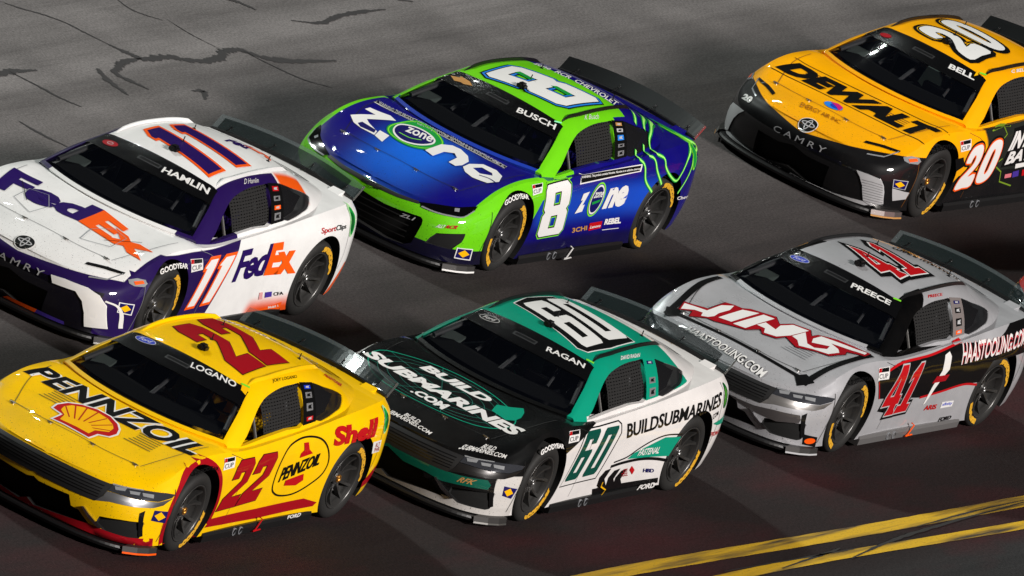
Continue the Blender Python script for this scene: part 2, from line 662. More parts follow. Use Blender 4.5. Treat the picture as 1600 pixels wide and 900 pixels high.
def prism(uvs, pl, lo, hi, m):
    """closed prism on plane pl between N-distances lo, hi"""
    U, V, N = PL[pl]
    a = [U*u+V*v+N*lo for u, v in uvs]
    b = [U*u+V*v+N*hi for u, v in uvs]
    n = len(uvs)
    bm = bmesh.new()
    va = [bm.verts.new(p) for p in a]
    vb = [bm.verts.new(p) for p in b]
    bm.faces.new(va)
    bm.faces.new(vb[::-1])
    for i in range(n):
        j = (i+1) % n
        bm.faces.new((va[i], vb[i], vb[j], va[j]))
    me = bm_mesh('prism', bm)
    me.materials.append(m)
    return me
def pocket(uvs, pl, depth, m, out=.05):
    """closed cutter that follows the bodywork: opening outline uvs, floor depth below the skin"""
    bm = fill2d([uvs])
    bm = press(bm, pl, out, step=.08)
    bm.normal_update()
    N = PL[pl][2]
    if sum(f.normal.dot(N)*f.calc_area() for f in bm.faces) < 0:
        bmesh.ops.reverse_faces(bm, faces=bm.faces)
    orig = bm.verts[:]
    low = {v: bm.verts.new(v.co-N*(depth+out)) for v in orig}
    of = bm.faces[:]
    bd = [e for e in bm.edges if e.is_boundary]
    for f in of:
        bm.faces.new([low[v] for v in reversed(f.verts)])
    for e in bd:
        a, b = e.verts
        bm.faces.new((a, b, low[b], low[a]))
    me = bm_mesh('pocket', bm)
    me.materials.append(m)
    return me
def mirror_mesh(me):
    c = me.copy()
    for v in c.vertices:
        v.co.y = -v.co.y
    c.flip_normals()
    return c

# ------------------------------------------------------------------ glazing openings (outlines traced on the yellow car, shared by all)
zw = Z(310, 560)
WIN_DRIVER = zw((338, 688), (331, 690), (336, 678), (420, 505), (490, 350), (545, 288), (640, 230), (740, 202), (795, 200), (805, 300), (825, 510), (690, 560), (560, 606), (430, 656))
WIN_QUARTER = zw((872, 200), (970, 220), (1085, 262), (1122, 295), (1125, 335), (1108, 390), (1078, 415), (905, 482), (885, 330))
UV_DRIVER = smooth_poly([uv('22', p, 'side') for p in WIN_DRIVER], 3)
UV_QUARTER = smooth_poly([uv('22', p, 'side') for p in WIN_QUARTER], 3)
_rows = green_surface()
def strip_uv(s0, s1, wi, pl):
    U, V, N = PL[pl]
    W = _rows.shape[1]
    P = [_rows[s, wi] for s in range(s0, s1)] + [_rows[s1, w_] for w_ in range(wi, W-wi, 2)] + [_rows[s, W-1-wi] for s in range(s1, s0, -1)] + [_rows[s0, w_] for w_ in range(W-1-wi, wi, -2)]
    Q = []
    for p in P:
        q = (float(p @ np.array(U)), float(p @ np.array(V)))
        if not Q or (Vector(q)-Vector(Q[-1])).length > .012:
            Q.append(q)
    return Q
UV_WIND = strip_uv(1, 19, 13, 'wind')
UV_REAR = strip_uv(61, 78, 16, 'tail')
SHELL = solidify(GREEN, .028)
cut = [prism(UV_DRIVER, 'side', .40, 1.3, M_BLACK), prism(UV_QUARTER, 'side', .40, 1.3, M_BLACK)]
cut += [mirror_mesh(c) for c in cut]
_wn = PL['wind'][2]
_d = [float(_rows[s, w_] @ np.array(_wn)) for s in (2, 19) for w_ in (15, 35)]
cut.append(prism(UV_WIND, 'wind', min(_d)-.12, max(_d)+.15, M_BLACK))
_tn = PL['tail'][2]
_d = [float(_rows[s, w_] @ np.array(_tn)) for s in (61, 78) for w_ in (16, 35)]
cut.append(prism(UV_REAR, 'tail', min(_d)-.10, max(_d)+.2, M_BLACK))
SHELL.materials.append(M_BLACK)
CABIN_SHELL = boolean(SHELL, cut, 'cabin_shell')
def pane(uvs, pl, off, name, bvh=None):
    bm = press(fill2d([uvs]), pl, off, bvh or BVH_G, step=.06)
    for f in bm.faces:
        f.smooth = True
    return bm_mesh(name, bm)
WINDSHIELD = pane(UV_WIND, 'wind', -.004, 'windshield')
REARGLASS = pane(UV_REAR, 'tail', -.004, 'rear_window')
QUARTER = pane(UV_QUARTER, 'side', -.006, 'quarter_window')
QUARTER_R = mirror_mesh(QUARTER)

def wheel_cutters():
    out = []
    # cockpit opening under the glasshouse
    bm = bmesh.new()
    tub = [(.82, .56), (.62, .72), (.3, .80), (-.5, .82), (-1.0, .74), (-1.45, .56)]
    tub = tub+[(x, -y) for x, y in tub[::-1]]
    va = [bm.verts.new((x, y, .34)) for x, y in tub]
    vb = [bm.verts.new((x, y, 1.1)) for x, y in tub]
    bm.faces.new(va)
    bm.faces.new(vb[::-1])
    for i in range(len(tub)):
        j = (i+1) % len(tub)
        bm.faces.new((va[i], vb[i], vb[j], va[j]))
    me = bm_mesh('cockpit', bm)
    me.materials.append(M_CABIN)
    out.append(me)
    for x in (AX, -AX):
        for s in (1, -1):
            bm = bmesh.new()
            lathe(bm, [(.0001, .60*s), (.408, .60*s), (.408, 1.25*s), (.0001, 1.25*s)], 56)
            bmesh.ops.remove_doubles(bm, verts=bm.verts, dist=.001)
            for v in bm.verts:
                v.co.x += x-.012
                v.co.z += .36
            me = bm_mesh('arch', bm)
            me.materials.append(M_WELL)
            out.append(me)
    return out

# ------------------------------------------------------------------ wheel
def build_wheel_meshes():
    M = {}
    bm = bmesh.new()
    prof = [(.250, -.145), (.300, -.150), (.335, -.140), (.350, -.115), (.352, 0), (.350, .115), (.338, .138), (.320, .149), (.295, .153), (.268, .148), (.250, .138)]
    prof = crom(prof, 3).tolist()
    lathe(bm, prof, 64)
    M['tyre'] = bm_mesh('tyre', bm)
    bm = bmesh.new()
    lathe(bm, [(.225, -.13), (.222, .09), (.236, .128), (.250, .138), (.254, .146), (.248, .149), (.240, .140), (.226, .10), (.19, -.02), (.10, -.03), (.05, -.03), (.0005, -.03)], 64)
    M['barrel'] = bm_mesh('barrel', bm)
    # ten bent spokes in five pairs
    bm = bmesh.new()
    for i in range(5):
        for sgn in (-1, 1):
            th = 2*math.pi*i/5
            c0, c1 = th+sgn*.17, th+sgn*.29
            def P(r, a, y):
                return Vector((r*math.cos(a), y, r*math.sin(a)))
            secs = []
            for r, a, hw, y in ((.045, c0, .017, .088), (.11, c0+.2*(c1-c0), .015, .083), (.18, c0+.7*(c1-c0), .014, .098), (.236, c1, .018, .128)):
                t = Vector((-math.sin(a), 0, math.cos(a)))
                c = P(r, a, y)
                d = Vector((0, .045, 0))
                secs.append([bm.verts.new(c+t*hw*.75), bm.verts.new(c-t*hw*.75), bm.verts.new(c-t*hw-d), bm.verts.new(c+t*hw-d)])
            for a_, b_ in zip(secs, secs[1:]):
                for q in range(4):
                    bm.faces.new((a_[q], a_[(q+1) % 4], b_[(q+1) % 4], b_[q]))
            bm.faces.new(secs[0][::-1])
            bm.faces.new(secs[-1])
    lathe(bm, [(.06, .03), (.062, .085), (.050, .094), (.034, .096), (.0005, .092)], 24)
    M['spokes'] = bm_mesh('spokes', bm)
    bm = bmesh.new()
    lathe(bm, [(.034, .094), (.033, .108), (.024, .112), (.022, .100), (.0005, .100)], 12)
    M['nut'] = bm_mesh('lug_nut', bm)
    # raised yellow sidewall lettering, two arcs of heavy capitals
    for nm, body, a0, a1 in (('letters', 'GOODYEAR', -.75, .75), ('letters2', 'EAGLE', math.pi-.55, math.pi+.55)):
        bm = bmesh.new()
        t = text2d(body, .11, 0, .80)
        vm = {}
        for v in t.verts:
            a = a1+(a0-a1)*v.co.x
            r = .266+.050*v.co.y
            y = .1545+.0012 if r > .285 else .1525+.004*(r-.266)/.019
            vm[v] = bm.verts.new((r*math.cos(a), y, r*math.sin(a)))
        for f in t.faces:
            bm.faces.new([vm[v] for v in f.verts])
        t.free()
        M[nm] = bm_mesh('sidewall_lettering', bm)
    for k_ in ('tyre', 'barrel', 'nut'):
        for p in M[k_].polygons:
            p.use_smooth = True
    return M
WH = build_wheel_meshes()
def add_wheel(root, x, side, rot, steer=0., nut=None, both=True):
    o = link('wheel', WH['barrel'], M_LIP, root)
    o.location = (x, side*.805, TR-.004)
    o.rotation_euler = (0, rot, (0 if side > 0 else math.pi)+steer)
    o.rotation_mode = 'YXZ'
    link('tyre', WH['tyre'], M_RUBBER, o)
    link('spokes', WH['spokes'], M_RIM, o)
    link('lug_nut', WH['nut'], nut or M_NUT, o)
    link('sidewall_lettering', WH['letters'], M_YEL, o)
    if both:
        link('sidewall_lettering', WH['letters2'], M_YEL, o)
    return o

# ------------------------------------------------------------------ parts every car shares
def part_meshes():
    M = {}
    # splitter blade
    plan = crom([(2.455, 0), (2.44, .28), (2.395, .51), (2.30, .74), (2.15, .885), (2.0, .94), (1.86, .965), (1.78, .965)], 5)
    bm = bmesh.new()
    top, bot = [], []
    for s in (1, -1):
        pass
    pts = [(p[0], p[1]) for p in plan]
    full = pts+[(p[0], -p[1]) for p in pts[::-1][:-1]]
    n = len(full)
    vt = [bm.verts.new((x, y, .088)) for x, y in full]
    vm_ = [bm.verts.new((x+.008, y*1.006, .072)) for x, y in full]
    vb = [bm.verts.new((x, y, .048)) for x, y in full]
    for a, b in ((vt, vm_), (vm_, vb)):
        for i in range(n):
            j = (i+1) % n
            bm.faces.new((a[i], a[j], b[j], b[i]))
    bm.faces.new(vt)
    bm.faces.new(vb[::-1])
    M['splitter'] = bm_mesh('splitter', bm)
    # splitter end foot: angled plate at each end
    for s, nm in ((1, 'l'), (-1, 'r')):
        bm = bmesh.new()
        pp = [(2.22, .86), (2.08, .93), (1.95, .97), (1.84, .985), (1.84, .90), (2.05, .85)]
        va = [bm.verts.new((x, s*y, .102)) for x, y in pp]
        vb = [bm.verts.new((x+.004, s*(y+.012), .060)) for x, y in pp]
        k = len(pp)
        for i in range(k):
            j = (i+1) % k
            bm.faces.new((va[i], va[j], vb[j], vb[i]))
        bm.faces.new(va)
        bm.faces.new(vb[::-1])
        M['foot_'+nm] = bm_mesh('splitter_foot', bm)
        bm = bmesh.new()
        pp = [(2.22, .868), (2.08, .938), (1.95, .978), (1.84, .992)]
        A = []
        for x0, y0 in pp:
            A.append((bm.verts.new((x0+.006, s*(y0+.008), .060)), bm.verts.new((x0+.009, s*(y0+.012), .046))))
        for u, v in zip(A, A[1:]):
            bm.faces.new((u[0], v[0], v[1], u[1]))
        M['wear_'+nm] = bm_mesh('wear_strip', bm)
    # side skirt
    for s, nm in ((1, 'skirt_l'), (-1, 'skirt_r')):
        bm = bmesh.new()
        prof = [(.955, .125), (.968, .10), (.965, .045), (.945, .038), (.80, .038), (.80, .125)]
        xs = [.99, .6, .2, -.2, -.6, -.98]
        R = [[bm.verts.new((x, s*y, z)) for y, z in prof] for x in xs]
        for a, b in zip(R, R[1:]):
            for i in range(len(prof)):
                j = (i+1) % len(prof)
                bm.faces.new((a[i], a[j], b[j], b[i]))
        bm.faces.new(R[0])
        bm.faces.new(R[-1][::-1])
        M[nm] = bm_mesh('side_skirt', bm)
    # jack bracket: zigzag flat bar under the door
    bm = bmesh.new()
    tube(bm, [(.03, .972, .178), (-.02, .978, .158), (.045, .98, .075), (.10, .985, .062), (-.03, .985, .068)], .007, 6)
    M['jack'] = bm_mesh('jack_bracket', bm)
    bm = bmesh.new()
    r = lathe(bm, [(.034, .90), (.034, .972), (.029, .974), (.029, .92), (.0005, .92)], 16)
    for ring in r:
        for v in ring:
            v.co.z += .085
    M['exhaust'] = bm_mesh('exhaust_outlet', bm)
    # spoiler: curved leaning blade in front of the tail edge
    ys = np.linspace(-.745, .745, 25)
    def sp(y, f):
        q = (1-(abs(y)/.745)**2)
        xb, zb = -2.12-.13*q, .945+.02*q
        xt, zt = -2.246-.15*q, 1.058+.032*q
        return Vector((xb+(xt-xb)*f, y, zb+(zt-zb)*f))
    def blade(y0, y1, f0, f1, n, t=.0045):
        bm = bmesh.new()
        a = []
        for i in range(n+1):
            y = y0+(y1-y0)*i/n
            p, q = sp(y, f0), sp(y, f1)
            nn = Vector((.68, 0, .73))*t/2
            a.append([bm.verts.new(p+nn), bm.verts.new(q+nn), bm.verts.new(q-nn), bm.verts.new(p-nn)])
        for u, v in zip(a, a[1:]):
            for k in range(4):
                bm.faces.new((u[k], u[(k+1) % 4], v[(k+1) % 4], v[k]))
        bm.faces.new(a[0])
        bm.faces.new(a[-1][::-1])
        return bm
    M['spoiler'] = bm_mesh('spoiler', blade(-.745, .745, 0, 1, 26))
    M['spoiler_panel'] = bm_mesh('spoiler_panel', blade(-.70, .60, .0, .80, 26, .0065))
    for k_, y in enumerate((-.60, -.20, .20, .60)):
        b = sp(y, 0)
        bm = bmesh.new()
        tube(bm, [sp(y, .34)+Vector((.004, 0, 0)), Vector((b.x+.075, y, b.z+.004))], .004, 6)
        tube(bm, [sp(y, .30), sp(y, .42)+Vector((.006, 0, .004))], .008, 6)
        M['strut%d' % k_] = bm_mesh('spoiler_strut', bm)
    bm = bmesh.new()
    for y in (.745,):
        a, b = sp(y, 0), sp(y, 1)
        tube(bm, [a, b], .008, 6)
    M['spoiler_end'] = bm_mesh('spoiler_end_bar', bm)
    M['spoiler_tip'] = bm_mesh('spoiler_tip', blade(.735, .752, 0, 1, 2, .012))
    # raised base strip under the spoiler
    bm = bmesh.new()
    A = []
    for y in np.linspace(-.74, .74, 21):
        b = sp(y, 0)
        A.append([bm.verts.new((b.x+.035, y, b.z-.015)), bm.verts.new((b.x+.03, y, b.z+.012)), bm.verts.new((b.x-.012, y, b.z+.012)), bm.verts.new((b.x-.02, y, b.z-.02))])
    for u, v in zip(A, A[1:]):
        for k in range(4):
            bm.faces.new((u[k], u[(k+1) % 4], v[(k+1) % 4], v[k]))
    bm.faces.new(A[0])
    bm.faces.new(A[-1][::-1])
    M['spoiler_base'] = bm_mesh('spoiler_base', bm)
    # roof rails (thin fences along the roof edges)
    rl = crom(RAIL, 10)
    for s, nm in ((1, 'rail_l'), (-1, 'rail_r')):
        bm = bmesh.new()
        P = [rl[i] for i in range(20, 61)]
        A = []
        for i, p in enumerate(P):
            hgt = .028*min(1, i/4, (len(P)-1-i)/4)
            y = p[1]-.045
            h = BVH_G.ray_cast(Vector((p[0], y, 3)), Vector((0, 0, -1)))[0]
            z = h.z if h else p[2]
            A.append([bm.verts.new((p[0], s*(y+.009), z-.006)), bm.verts.new((p[0], s*(y+.006), z+hgt)), bm.verts.new((p[0], s*(y-.006), z+hgt)), bm.verts.new((p[0], s*(y-.009), z-.006))])
        for u, v in zip(A, A[1:]):
            for k in range(4):
                bm.faces.new((u[k], u[(k+1) % 4], v[(k+1) % 4], v[k]))
        bm.faces.new(A[0])
        bm.faces.new(A[-1][::-1])
        M[nm] = bm_mesh('roof_rail', bm)
    # cockpit tub, roll cage, seat, wheel
    bm = bmesh.new()
    for s in (1, -1):
        tube(bm, [(.72, s*.70, .90), (.45, s*.60, 1.03), (.18, s*.50, 1.13), (-.2, s*.50, 1.165), (-.55, s*.49, 1.165), (-1.0, s*.46, 1.09), (-1.5, s*.42, .96)], .022)
        tube(bm, [(-.5, s*.49, 1.16), (-.5, s*.70, .80), (-.5, s*.72, .42)], .022)
        tube(bm, [(.62, s*.66, .92), (.55, s*.70, .60), (-.5, s*.72, .50)], .022)
        tube(bm, [(.55, s*.70, .78), (-.5, s*.72, .70)], .02)
        tube(bm, [(.55, s*.36, .90), (.2, s*.30, 1.13)], .016)
    tube(bm, [(.75, -.02, .90), (.22, -.02, 1.14)], .018)
    tube(bm, [(.18, .50, 1.13), (.18, -.50, 1.13)], .02)
    tube(bm, [(-.5, .49, 1.16), (-.5, -.49, 1.16)], .02)
    tube(bm, [(-.5, .49, 1.15), (-.5, -.70, .45)], .02)
    tube(bm, [(-.5, .70, .80), (-.5, -.70, .80)], .02)
    tube(bm, [(.50, -.05, .93), (-.5, -.10, .48)], .02)
    tube(bm, [(.18, .50, 1.12), (-.5, -.45, 1.15)], .018)
    M['cage'] = bm_mesh('roll_cage', bm)
    bm = bmesh.new()
    # bucket seat: back, headrest shell, side bolsters and cushion at the driver's place
    for lo, hi in (((-.50, .19, .42), (-.42, .59, 1.12)), ((-.46, .17, .90), (-.14, .215, 1.10)), ((-.46, .565, .90), (-.14, .61, 1.10)), ((-.46, .16, .46), (-.02, .21, .72)), ((-.46, .57, .46), (-.02, .62, .72)), ((-.46, .19, .42), (.10, .59, .50))):
        box(bm, lo, hi)
    bmesh.ops.bevel(bm, geom=bm.edges[:], offset=.015, segments=2, affect='EDGES')
    M['seat'] = bm_mesh('seat', bm)
    bm = bmesh.new()
    for lo, hi in (((-.355, .30, .95), (-.33, .48, 1.09)),):
        box(bm, lo, hi)
    bmesh.ops.bevel(bm, geom=bm.edges[:], offset=.01, segments=2, affect='EDGES')
    M['pad'] = bm_mesh('headrest_pad', bm)
    bm = bmesh.new()
    box(bm, (-.30, -.32, .62), (-.27, -.06, .86))
    for v in bm.verts:
        if v.co.z > .8:
            v.co.y = v.co.y*.7-.06
            v.co.x -= .05
    M['panel'] = bm_mesh('cabin_panel', bm)
    bm = bmesh.new()
    box(bm, (.52, -.66, .875), (.68, -.50, .895))
    for v in bm.verts:
        if v.co.x < .6:
            v.co.z += .06
    M['tray'] = bm_mesh('dash_tray', bm)
    bm = bmesh.new()
    box(bm, (.44, .10, .86), (.50, .34, .95))
    bmesh.ops.bevel(bm, geom=bm.edges[:], offset=.01, segments=2, affect='EDGES')
    M['display'] = bm_mesh('dash_display', bm)
    bm = bmesh.new()
    for a in range(20):
        pass
    ring = [(.20+.02*math.cos(t), .39+.16*math.sin(t), 1.0+.13*math.cos(t)) for t in np.linspace(0, 2*math.pi, 25)]
    tube(bm, ring, .014, 6)
    tube(bm, [(.20, .25, 1.0), (.20, .53, 1.0)], .012, 6)
    M['steer'] = bm_mesh('steering_wheel', bm)
    # dashboard
    bm = bmesh.new()
    pr = [(.97, .872), (.74, .915), (.62, .895), (.62, .85)]
    A = [[bm.verts.new((x-.17*(abs(y)/.68)**2, y, z)) for x, z in pr] for y in np.linspace(-.68, .68, 9)]
    for u, v in zip(A, A[1:]):
        for k in range(4):
            bm.faces.new((u[k], u[(k+1) % 4], v[(k+1) % 4], v[k]))
    bm.faces.new(A[0])
    bm.faces.new(A[-1][::-1])
    M['dash'] = bm_mesh('dashboard', bm)
    # window net: ribbons across the driver's opening
    zw = Z(310, 560)
    q = [uv('22', p, 'side') for p in zw((535, 610), (832, 522), (797, 185), (478, 262))]
    f = bilin(q)
    bm = bmesh.new()
    U, V, N = PL['side']
    def ribbon(s0, t0, s1, t1, wid, d, n=8):
        vs = []
        for i in range(n+1):
            s, t = s0+(s1-s0)*i/n, t0+(t1-t0)*i/n
            for sg in (-1, 1):
                p = f(s+(wid*sg if s0 == s1 else 0), t+(wid*sg if t0 == t1 else 0))
                o = U*p.x+V*p.y+N*3
                h = BVH_G.ray_cast(o, -N)[0]
                y = (h.y if h else .75)-.032-d
                vs.append(bm.verts.new((-p.x, y, p.y)))
        for i in range(n):
            bm.faces.new((vs[2*i], vs[2*i+1], vs[2*i+3], vs[2*i+2]))
    for t in np.linspace(.04, .97, 13):
        ribbon(0, t, 1, t, .026, 0)
    for s in np.linspace(.02, .98, 15):
        ribbon(s, 0, s, 1, .018, .004)
    M['net'] = bm_mesh('window_net', bm)
    bm = bmesh.new()
    a = hit('22', zw((455, 410))[0]); b = hit('22', zw((490, 632))[0])
    tube(bm, [a-Vector((0, .05, 0)), b-Vector((0, .05, .02))], .016, 8)
    M['post'] = bm_mesh('window_post', bm)
    # roof camera pod and little masts
    bm = bmesh.new()
    box(bm, (.02, -.06, 1.225), (.12, .02, 1.29))
    bmesh.ops.bevel(bm, geom=bm.edges[:], offset=.018, segments=2, affect='EDGES')
    tube(bm, [(.10, -.02, 1.268), (.135, -.02, 1.268)], .017, 8)
    M['pod'] = bm_mesh('roof_camera', bm)
    for k_, (x, y, h_) in enumerate(((-.22, -.10, .05), (-.75, -.28, .04), (-1.0, .36, .05))):
        bm = bmesh.new()
        g = BVH_G.ray_cast(Vector((x, y, 3)), Vector((0, 0, -1)))[0]
        tube(bm, [g-Vector((0, 0, .01)), g+Vector((-.01, 0, h_))], .005, 6)
        tube(bm, [g-Vector((0, 0, .005)), g+Vector((0, 0, .008))], .016, 8)
        M['mast%d' % k_] = bm_mesh('antenna', bm)
    # wedge brackets on the deck in front of the spoiler
    bm = bmesh.new()
    box(bm, (-2.13, .52, .94), (-2.0, .64, .975))
    for v in bm.verts:
        if v.co.x > -2.05 and v.co.z > .97:
            v.co.z = .95
    M['wedge'] = bm_mesh('deck_wedge', bm)
    bm = bmesh.new()
    for k_ in range(1):
        tube(bm, [(0, 0, -.012), (0, 0, .010)], .016, 10)
        tube(bm, [(0, -.03, .012), (0, .03, .012)], .005, 6)
    M['pin'] = bm_mesh('hood_pin', bm)
    return M
PM = part_meshes()
def seam_color(c):
    return M_SEAM
BODY = {}
def body_mesh(kind, pockets):
    if kind not in BODY:
        base = LOWER.copy()
        base.materials.clear()
        base.materials.append(M_BLACK)
        BODY[kind] = boolean(base, wheel_cutters()+pockets, 'body_'+kind)
    return BODY[kind]
def set_auto_smooth(me, ang=35):
    bm = bmesh.new()
    bm.from_mesh(me)
    for f in bm.faces:
        f.smooth = True
    for e in bm.edges:
        if len(e.link_faces) == 2:
            e.smooth = e.calc_face_angle(0) < math.radians(ang)
    bm.to_mesh(me)
    bm.free()
def build_car(key, kind, name, label, body_paint, roof_paint, rail_mat, pockets, wheels, skirt=None, spoiler_dark=False, wrot=(0, 0), nut=None, foot=None, wear=None, both=True):
    x, y, h = CARS[key]
    root = bpy.data.objects.new(name, None)
    COL.objects.link(root)
    root.location = (x, y, 0)
    root.rotation_euler = (0, 0, h)
    root['label'] = label
    root['category'] = 'race car'
    root['group'] = 'stock cars racing in a pack'
    bme = body_mesh(kind, pockets)
    set_auto_smooth(bme)
    link('body', bme, body_paint, root)
    set_auto_smooth(CABIN_SHELL)
    link('roof', CABIN_SHELL, roof_paint, root)
    link('windshield', WINDSHIELD, M_GLASS, root)
    link('rear_window', REARGLASS, M_GLASS, root)
    link('quarter_window', QUARTER, M_SMOKE, root)
    link('quarter_window', QUARTER_R, M_SMOKE, root)
    link('dash_tray', PM['tray'], M_PAD, root)
    link('dash_display', PM['display'], M_SEAT, root)
    link('roll_cage', PM['cage'], M_CAGE, root)
    st = link('seat', PM['seat'], M_SEAT, root)
    link('headrest_pad', PM['pad'], M_PAD, st)
    link('cabin_panel', PM['panel'], M_PAD, root)
    link('steering_wheel', PM['steer'], M_BLACK, root)
    link('dashboard', PM['dash'], M_CABIN, root)
    link('window_net', PM['net'], M_NET, root)
    link('window_post', PM['post'], M_ALU, root)
    link('splitter', PM['splitter'], M_CARBON, root)
    for q in 'lr':
        link('splitter_foot', PM['foot_'+q], foot or M_FOOT, root)
        link('wear_strip', PM['wear_'+q], wear or M_ALU, root)
    link('side_skirt', PM['skirt_l'], skirt or M_CARBON, root)
    link('side_skirt', PM['skirt_r'], skirt or M_CARBON, root)
    for dx in (.42, .31):
        link('exhaust_outlet', PM['exhaust'], M_CAGE, root, loc=(dx, 0, 0))
    s = link('spoiler', PM['spoiler'], M_SPOILB if spoiler_dark else M_CLEAR, root)
    link('spoiler_panel', PM['spoiler_panel'], M_SPOILB if spoiler_dark else M_SPOIL, s)
    link('spoiler_base', PM['spoiler_base'], M_CARBON, s)
    for q in range(4):
        link('spoiler_strut', PM['strut%d' % q], M_BLACK, s)
    link('spoiler_end_bar', PM['spoiler_end'], M_ALU, s)
    link('roof_rail', PM['rail_l'], rail_mat, root)
    link('roof_rail', PM['rail_r'], rail_mat, root)
    link('roof_camera', PM['pod'], M_BLACK, root)
    for q in range(3):
        link('antenna', PM['mast%d' % q], M_BLACK, root)
    link('deck_wedge', PM['wedge'], body_paint, root)
    add_wheel(root, AX, 1, -wrot[0], math.radians(2), nut, both)
    add_wheel(root, -AX, 1, -wrot[1], 0, nut, both)
    add_wheel(root, AX, -1, 1.0, math.radians(2))
    add_wheel(root, -AX, -1, 2.0)
    return root
# ------------------------------------------------------------------ print colours
def V(name, col, rough=.5, metal=0., coat=.7):
    m = mat('vinyl_'+name, col, rough, metal, coat)
    m.node_tree.nodes['Principled BSDF'].inputs['Specular IOR Level'].default_value = .1
    return m
WHITE = V('white', (232, 230, 228)); INK = V('black', (13, 13, 14)); RED = V('red', (186, 16, 24)); DRED = V('deep_red', (160, 12, 26))
ORANGE = V('orange', (250, 92, 14)); PURPLE = V('purple', (36, 12, 88)); GREY = V('grey', (120, 120, 122)); LGREY = V('light_grey', (182, 182, 184))
TEAL = V('teal', (8, 148, 118)); DTEAL = V('dark_teal', (6, 74, 62)); LIME = V('lime', (126, 220, 50)); GREEN_V = V('green', (24, 150, 60)); DGREEN = V('dark_green', (8, 92, 34))
NAVY = V('navy', (22, 20, 92)); BLUE = V('blue', (30, 60, 190)); SKYB = V('sky_blue', (40, 130, 225)); YELL = V('yellow', (250, 188, 6)); GOLD = V('gold', (190, 140, 80))
NEON = V('neon_green', (170, 255, 120)); VIOLET = V('violet', (70, 50, 150)); CREAM = V('cream', (244, 226, 150)); PINK = V('magenta', (200, 30, 120))
BANNER = mat('windshield_banner', (12, 12, 14), .25, 0, .3)
CHROME = mat('bright_trim', (190, 190, 192), .22, 1.)
SILVER = mat('silver_trim', (150, 150, 152), .35, .8)
LAMP = mat('headlamp_lens', (70, 72, 78), .12, .4, .8)
LAMPB = mat('headlamp_bright', (215, 218, 222), .15, .6, .8)
MESHB = mat('grille_mesh', (24, 24, 25), .6)

DIG = {
    '2': ([[(0, .64), (0, .88), (.14, 1), (.86, 1), (1, .88), (1, .52), (.46, .25), (1, .25), (1, 0), (0, 0), (0, .25), (.62, .56), (.62, .76), (.38, .76), (.38, .64)]]),
    '1': ([[(.12, 0), (.12, .74), (-.04, .74), (-.04, .86), (.22, 1), (.98, 1), (.98, 0)]]),
    '8': ([[(0, .08), (.10, 0), (.90, 0), (1, .08), (1, .43), (.92, .5), (1, .57), (1, .92), (.90, 1), (.10, 1), (0, .92), (0, .57), (.08, .5), (0, .43)],
           [(.37, .15), (.63, .15), (.63, .40), (.37, .40)], [(.37, .60), (.63, .60), (.63, .85), (.37, .85)]]),
    '6': ([[(0, .06), (.08, 0), (.92, 0), (1, .06), (1, .55), (.92, .61), (.36, .61), (.36, .83), (.64, .83), (.64, .72), (1, .72), (1, .94), (.92, 1), (.08, 1), (0, .94)],
           [(.36, .16), (.64, .16), (.64, .47), (.36, .47)]]),
    '0': ([[(0, .06), (.08, 0), (.92, 0), (1, .06), (1, .94), (.92, 1), (.08, 1), (0, .94)], [(.36, .16), (.64, .16), (.64, .84), (.36, .84)]]),
    '4': ([[(.48, 0), (.48, .05), (.52, .12), (.52, .22), (0, .22), (0, .40), (.42, 1), (.88, 1), (.88, .40), (1, .40), (1, .22), (.88, .22), (.88, .12), (.96, .05), (.96, 0)],
           [(.52, .40), (.27, .40), (.52, .78)]]),
    'I': ([[(.08, 0), (.08, .16), (.30, .16), (.30, .74), (.08, .66), (.08, .82), (.46, 1), (.72, 1), (.72, .16), (.94, .16), (.94, 0)]]),
    'O': ([smooth_poly([(.5, 0), (.13, .08), (0, .3), (0, .7), (.13, .92), (.5, 1), (.87, .92), (1, .7), (1, .3), (.87, .08)], 4),
           smooth_poly([(.5, .2), (.40, .27), (.38, .4), (.38, .6), (.40, .73), (.5, .8), (.60, .73), (.62, .6), (.62, .4), (.60, .27)], 3)]),
    'S': ([smooth_poly([(0, .66), (.02, .84), (.16, .96), (.5, 1), (.84, .96), (.98, .82), (.98, .62), (.88, .48), (.52, .27), (.98, .28), (1, .02), (.5, 0), (0, .02), (.02, .24), (.3, .40), (.58, .56), (.62, .70), (.5, .78), (.39, .70), (.36, .62), (.18, .62)], 3)]),
}
def number(D, pl, digits, quads, layers, name, base=2):
    """layers: [(material, outline growth in metres)], widest first; quads: one bl,br,tr,tl pixel quad per digit"""
    for di, (d, q) in enumerate(zip(digits, quads)):
        f = bilin([uv(D.k, p, pl) for p in q])
        for li, (m, grow) in enumerate(layers):
            polys = []
            for pi, P in enumerate(DIG[d]):
                Q = [tuple(f(a, b)) for a, b in P]
                polys.append(grow_poly(Q, grow, pi > 0) if grow else Q)
            D._finish(fill2d(polys), pl, name if li == len(layers)-1 else 'number_outline', m, base+li+.35*di, None)
def area2(P):
    return sum(P[i][0]*P[(i+1) % len(P)][1]-P[(i+1) % len(P)][0]*P[i][1] for i in range(len(P)))
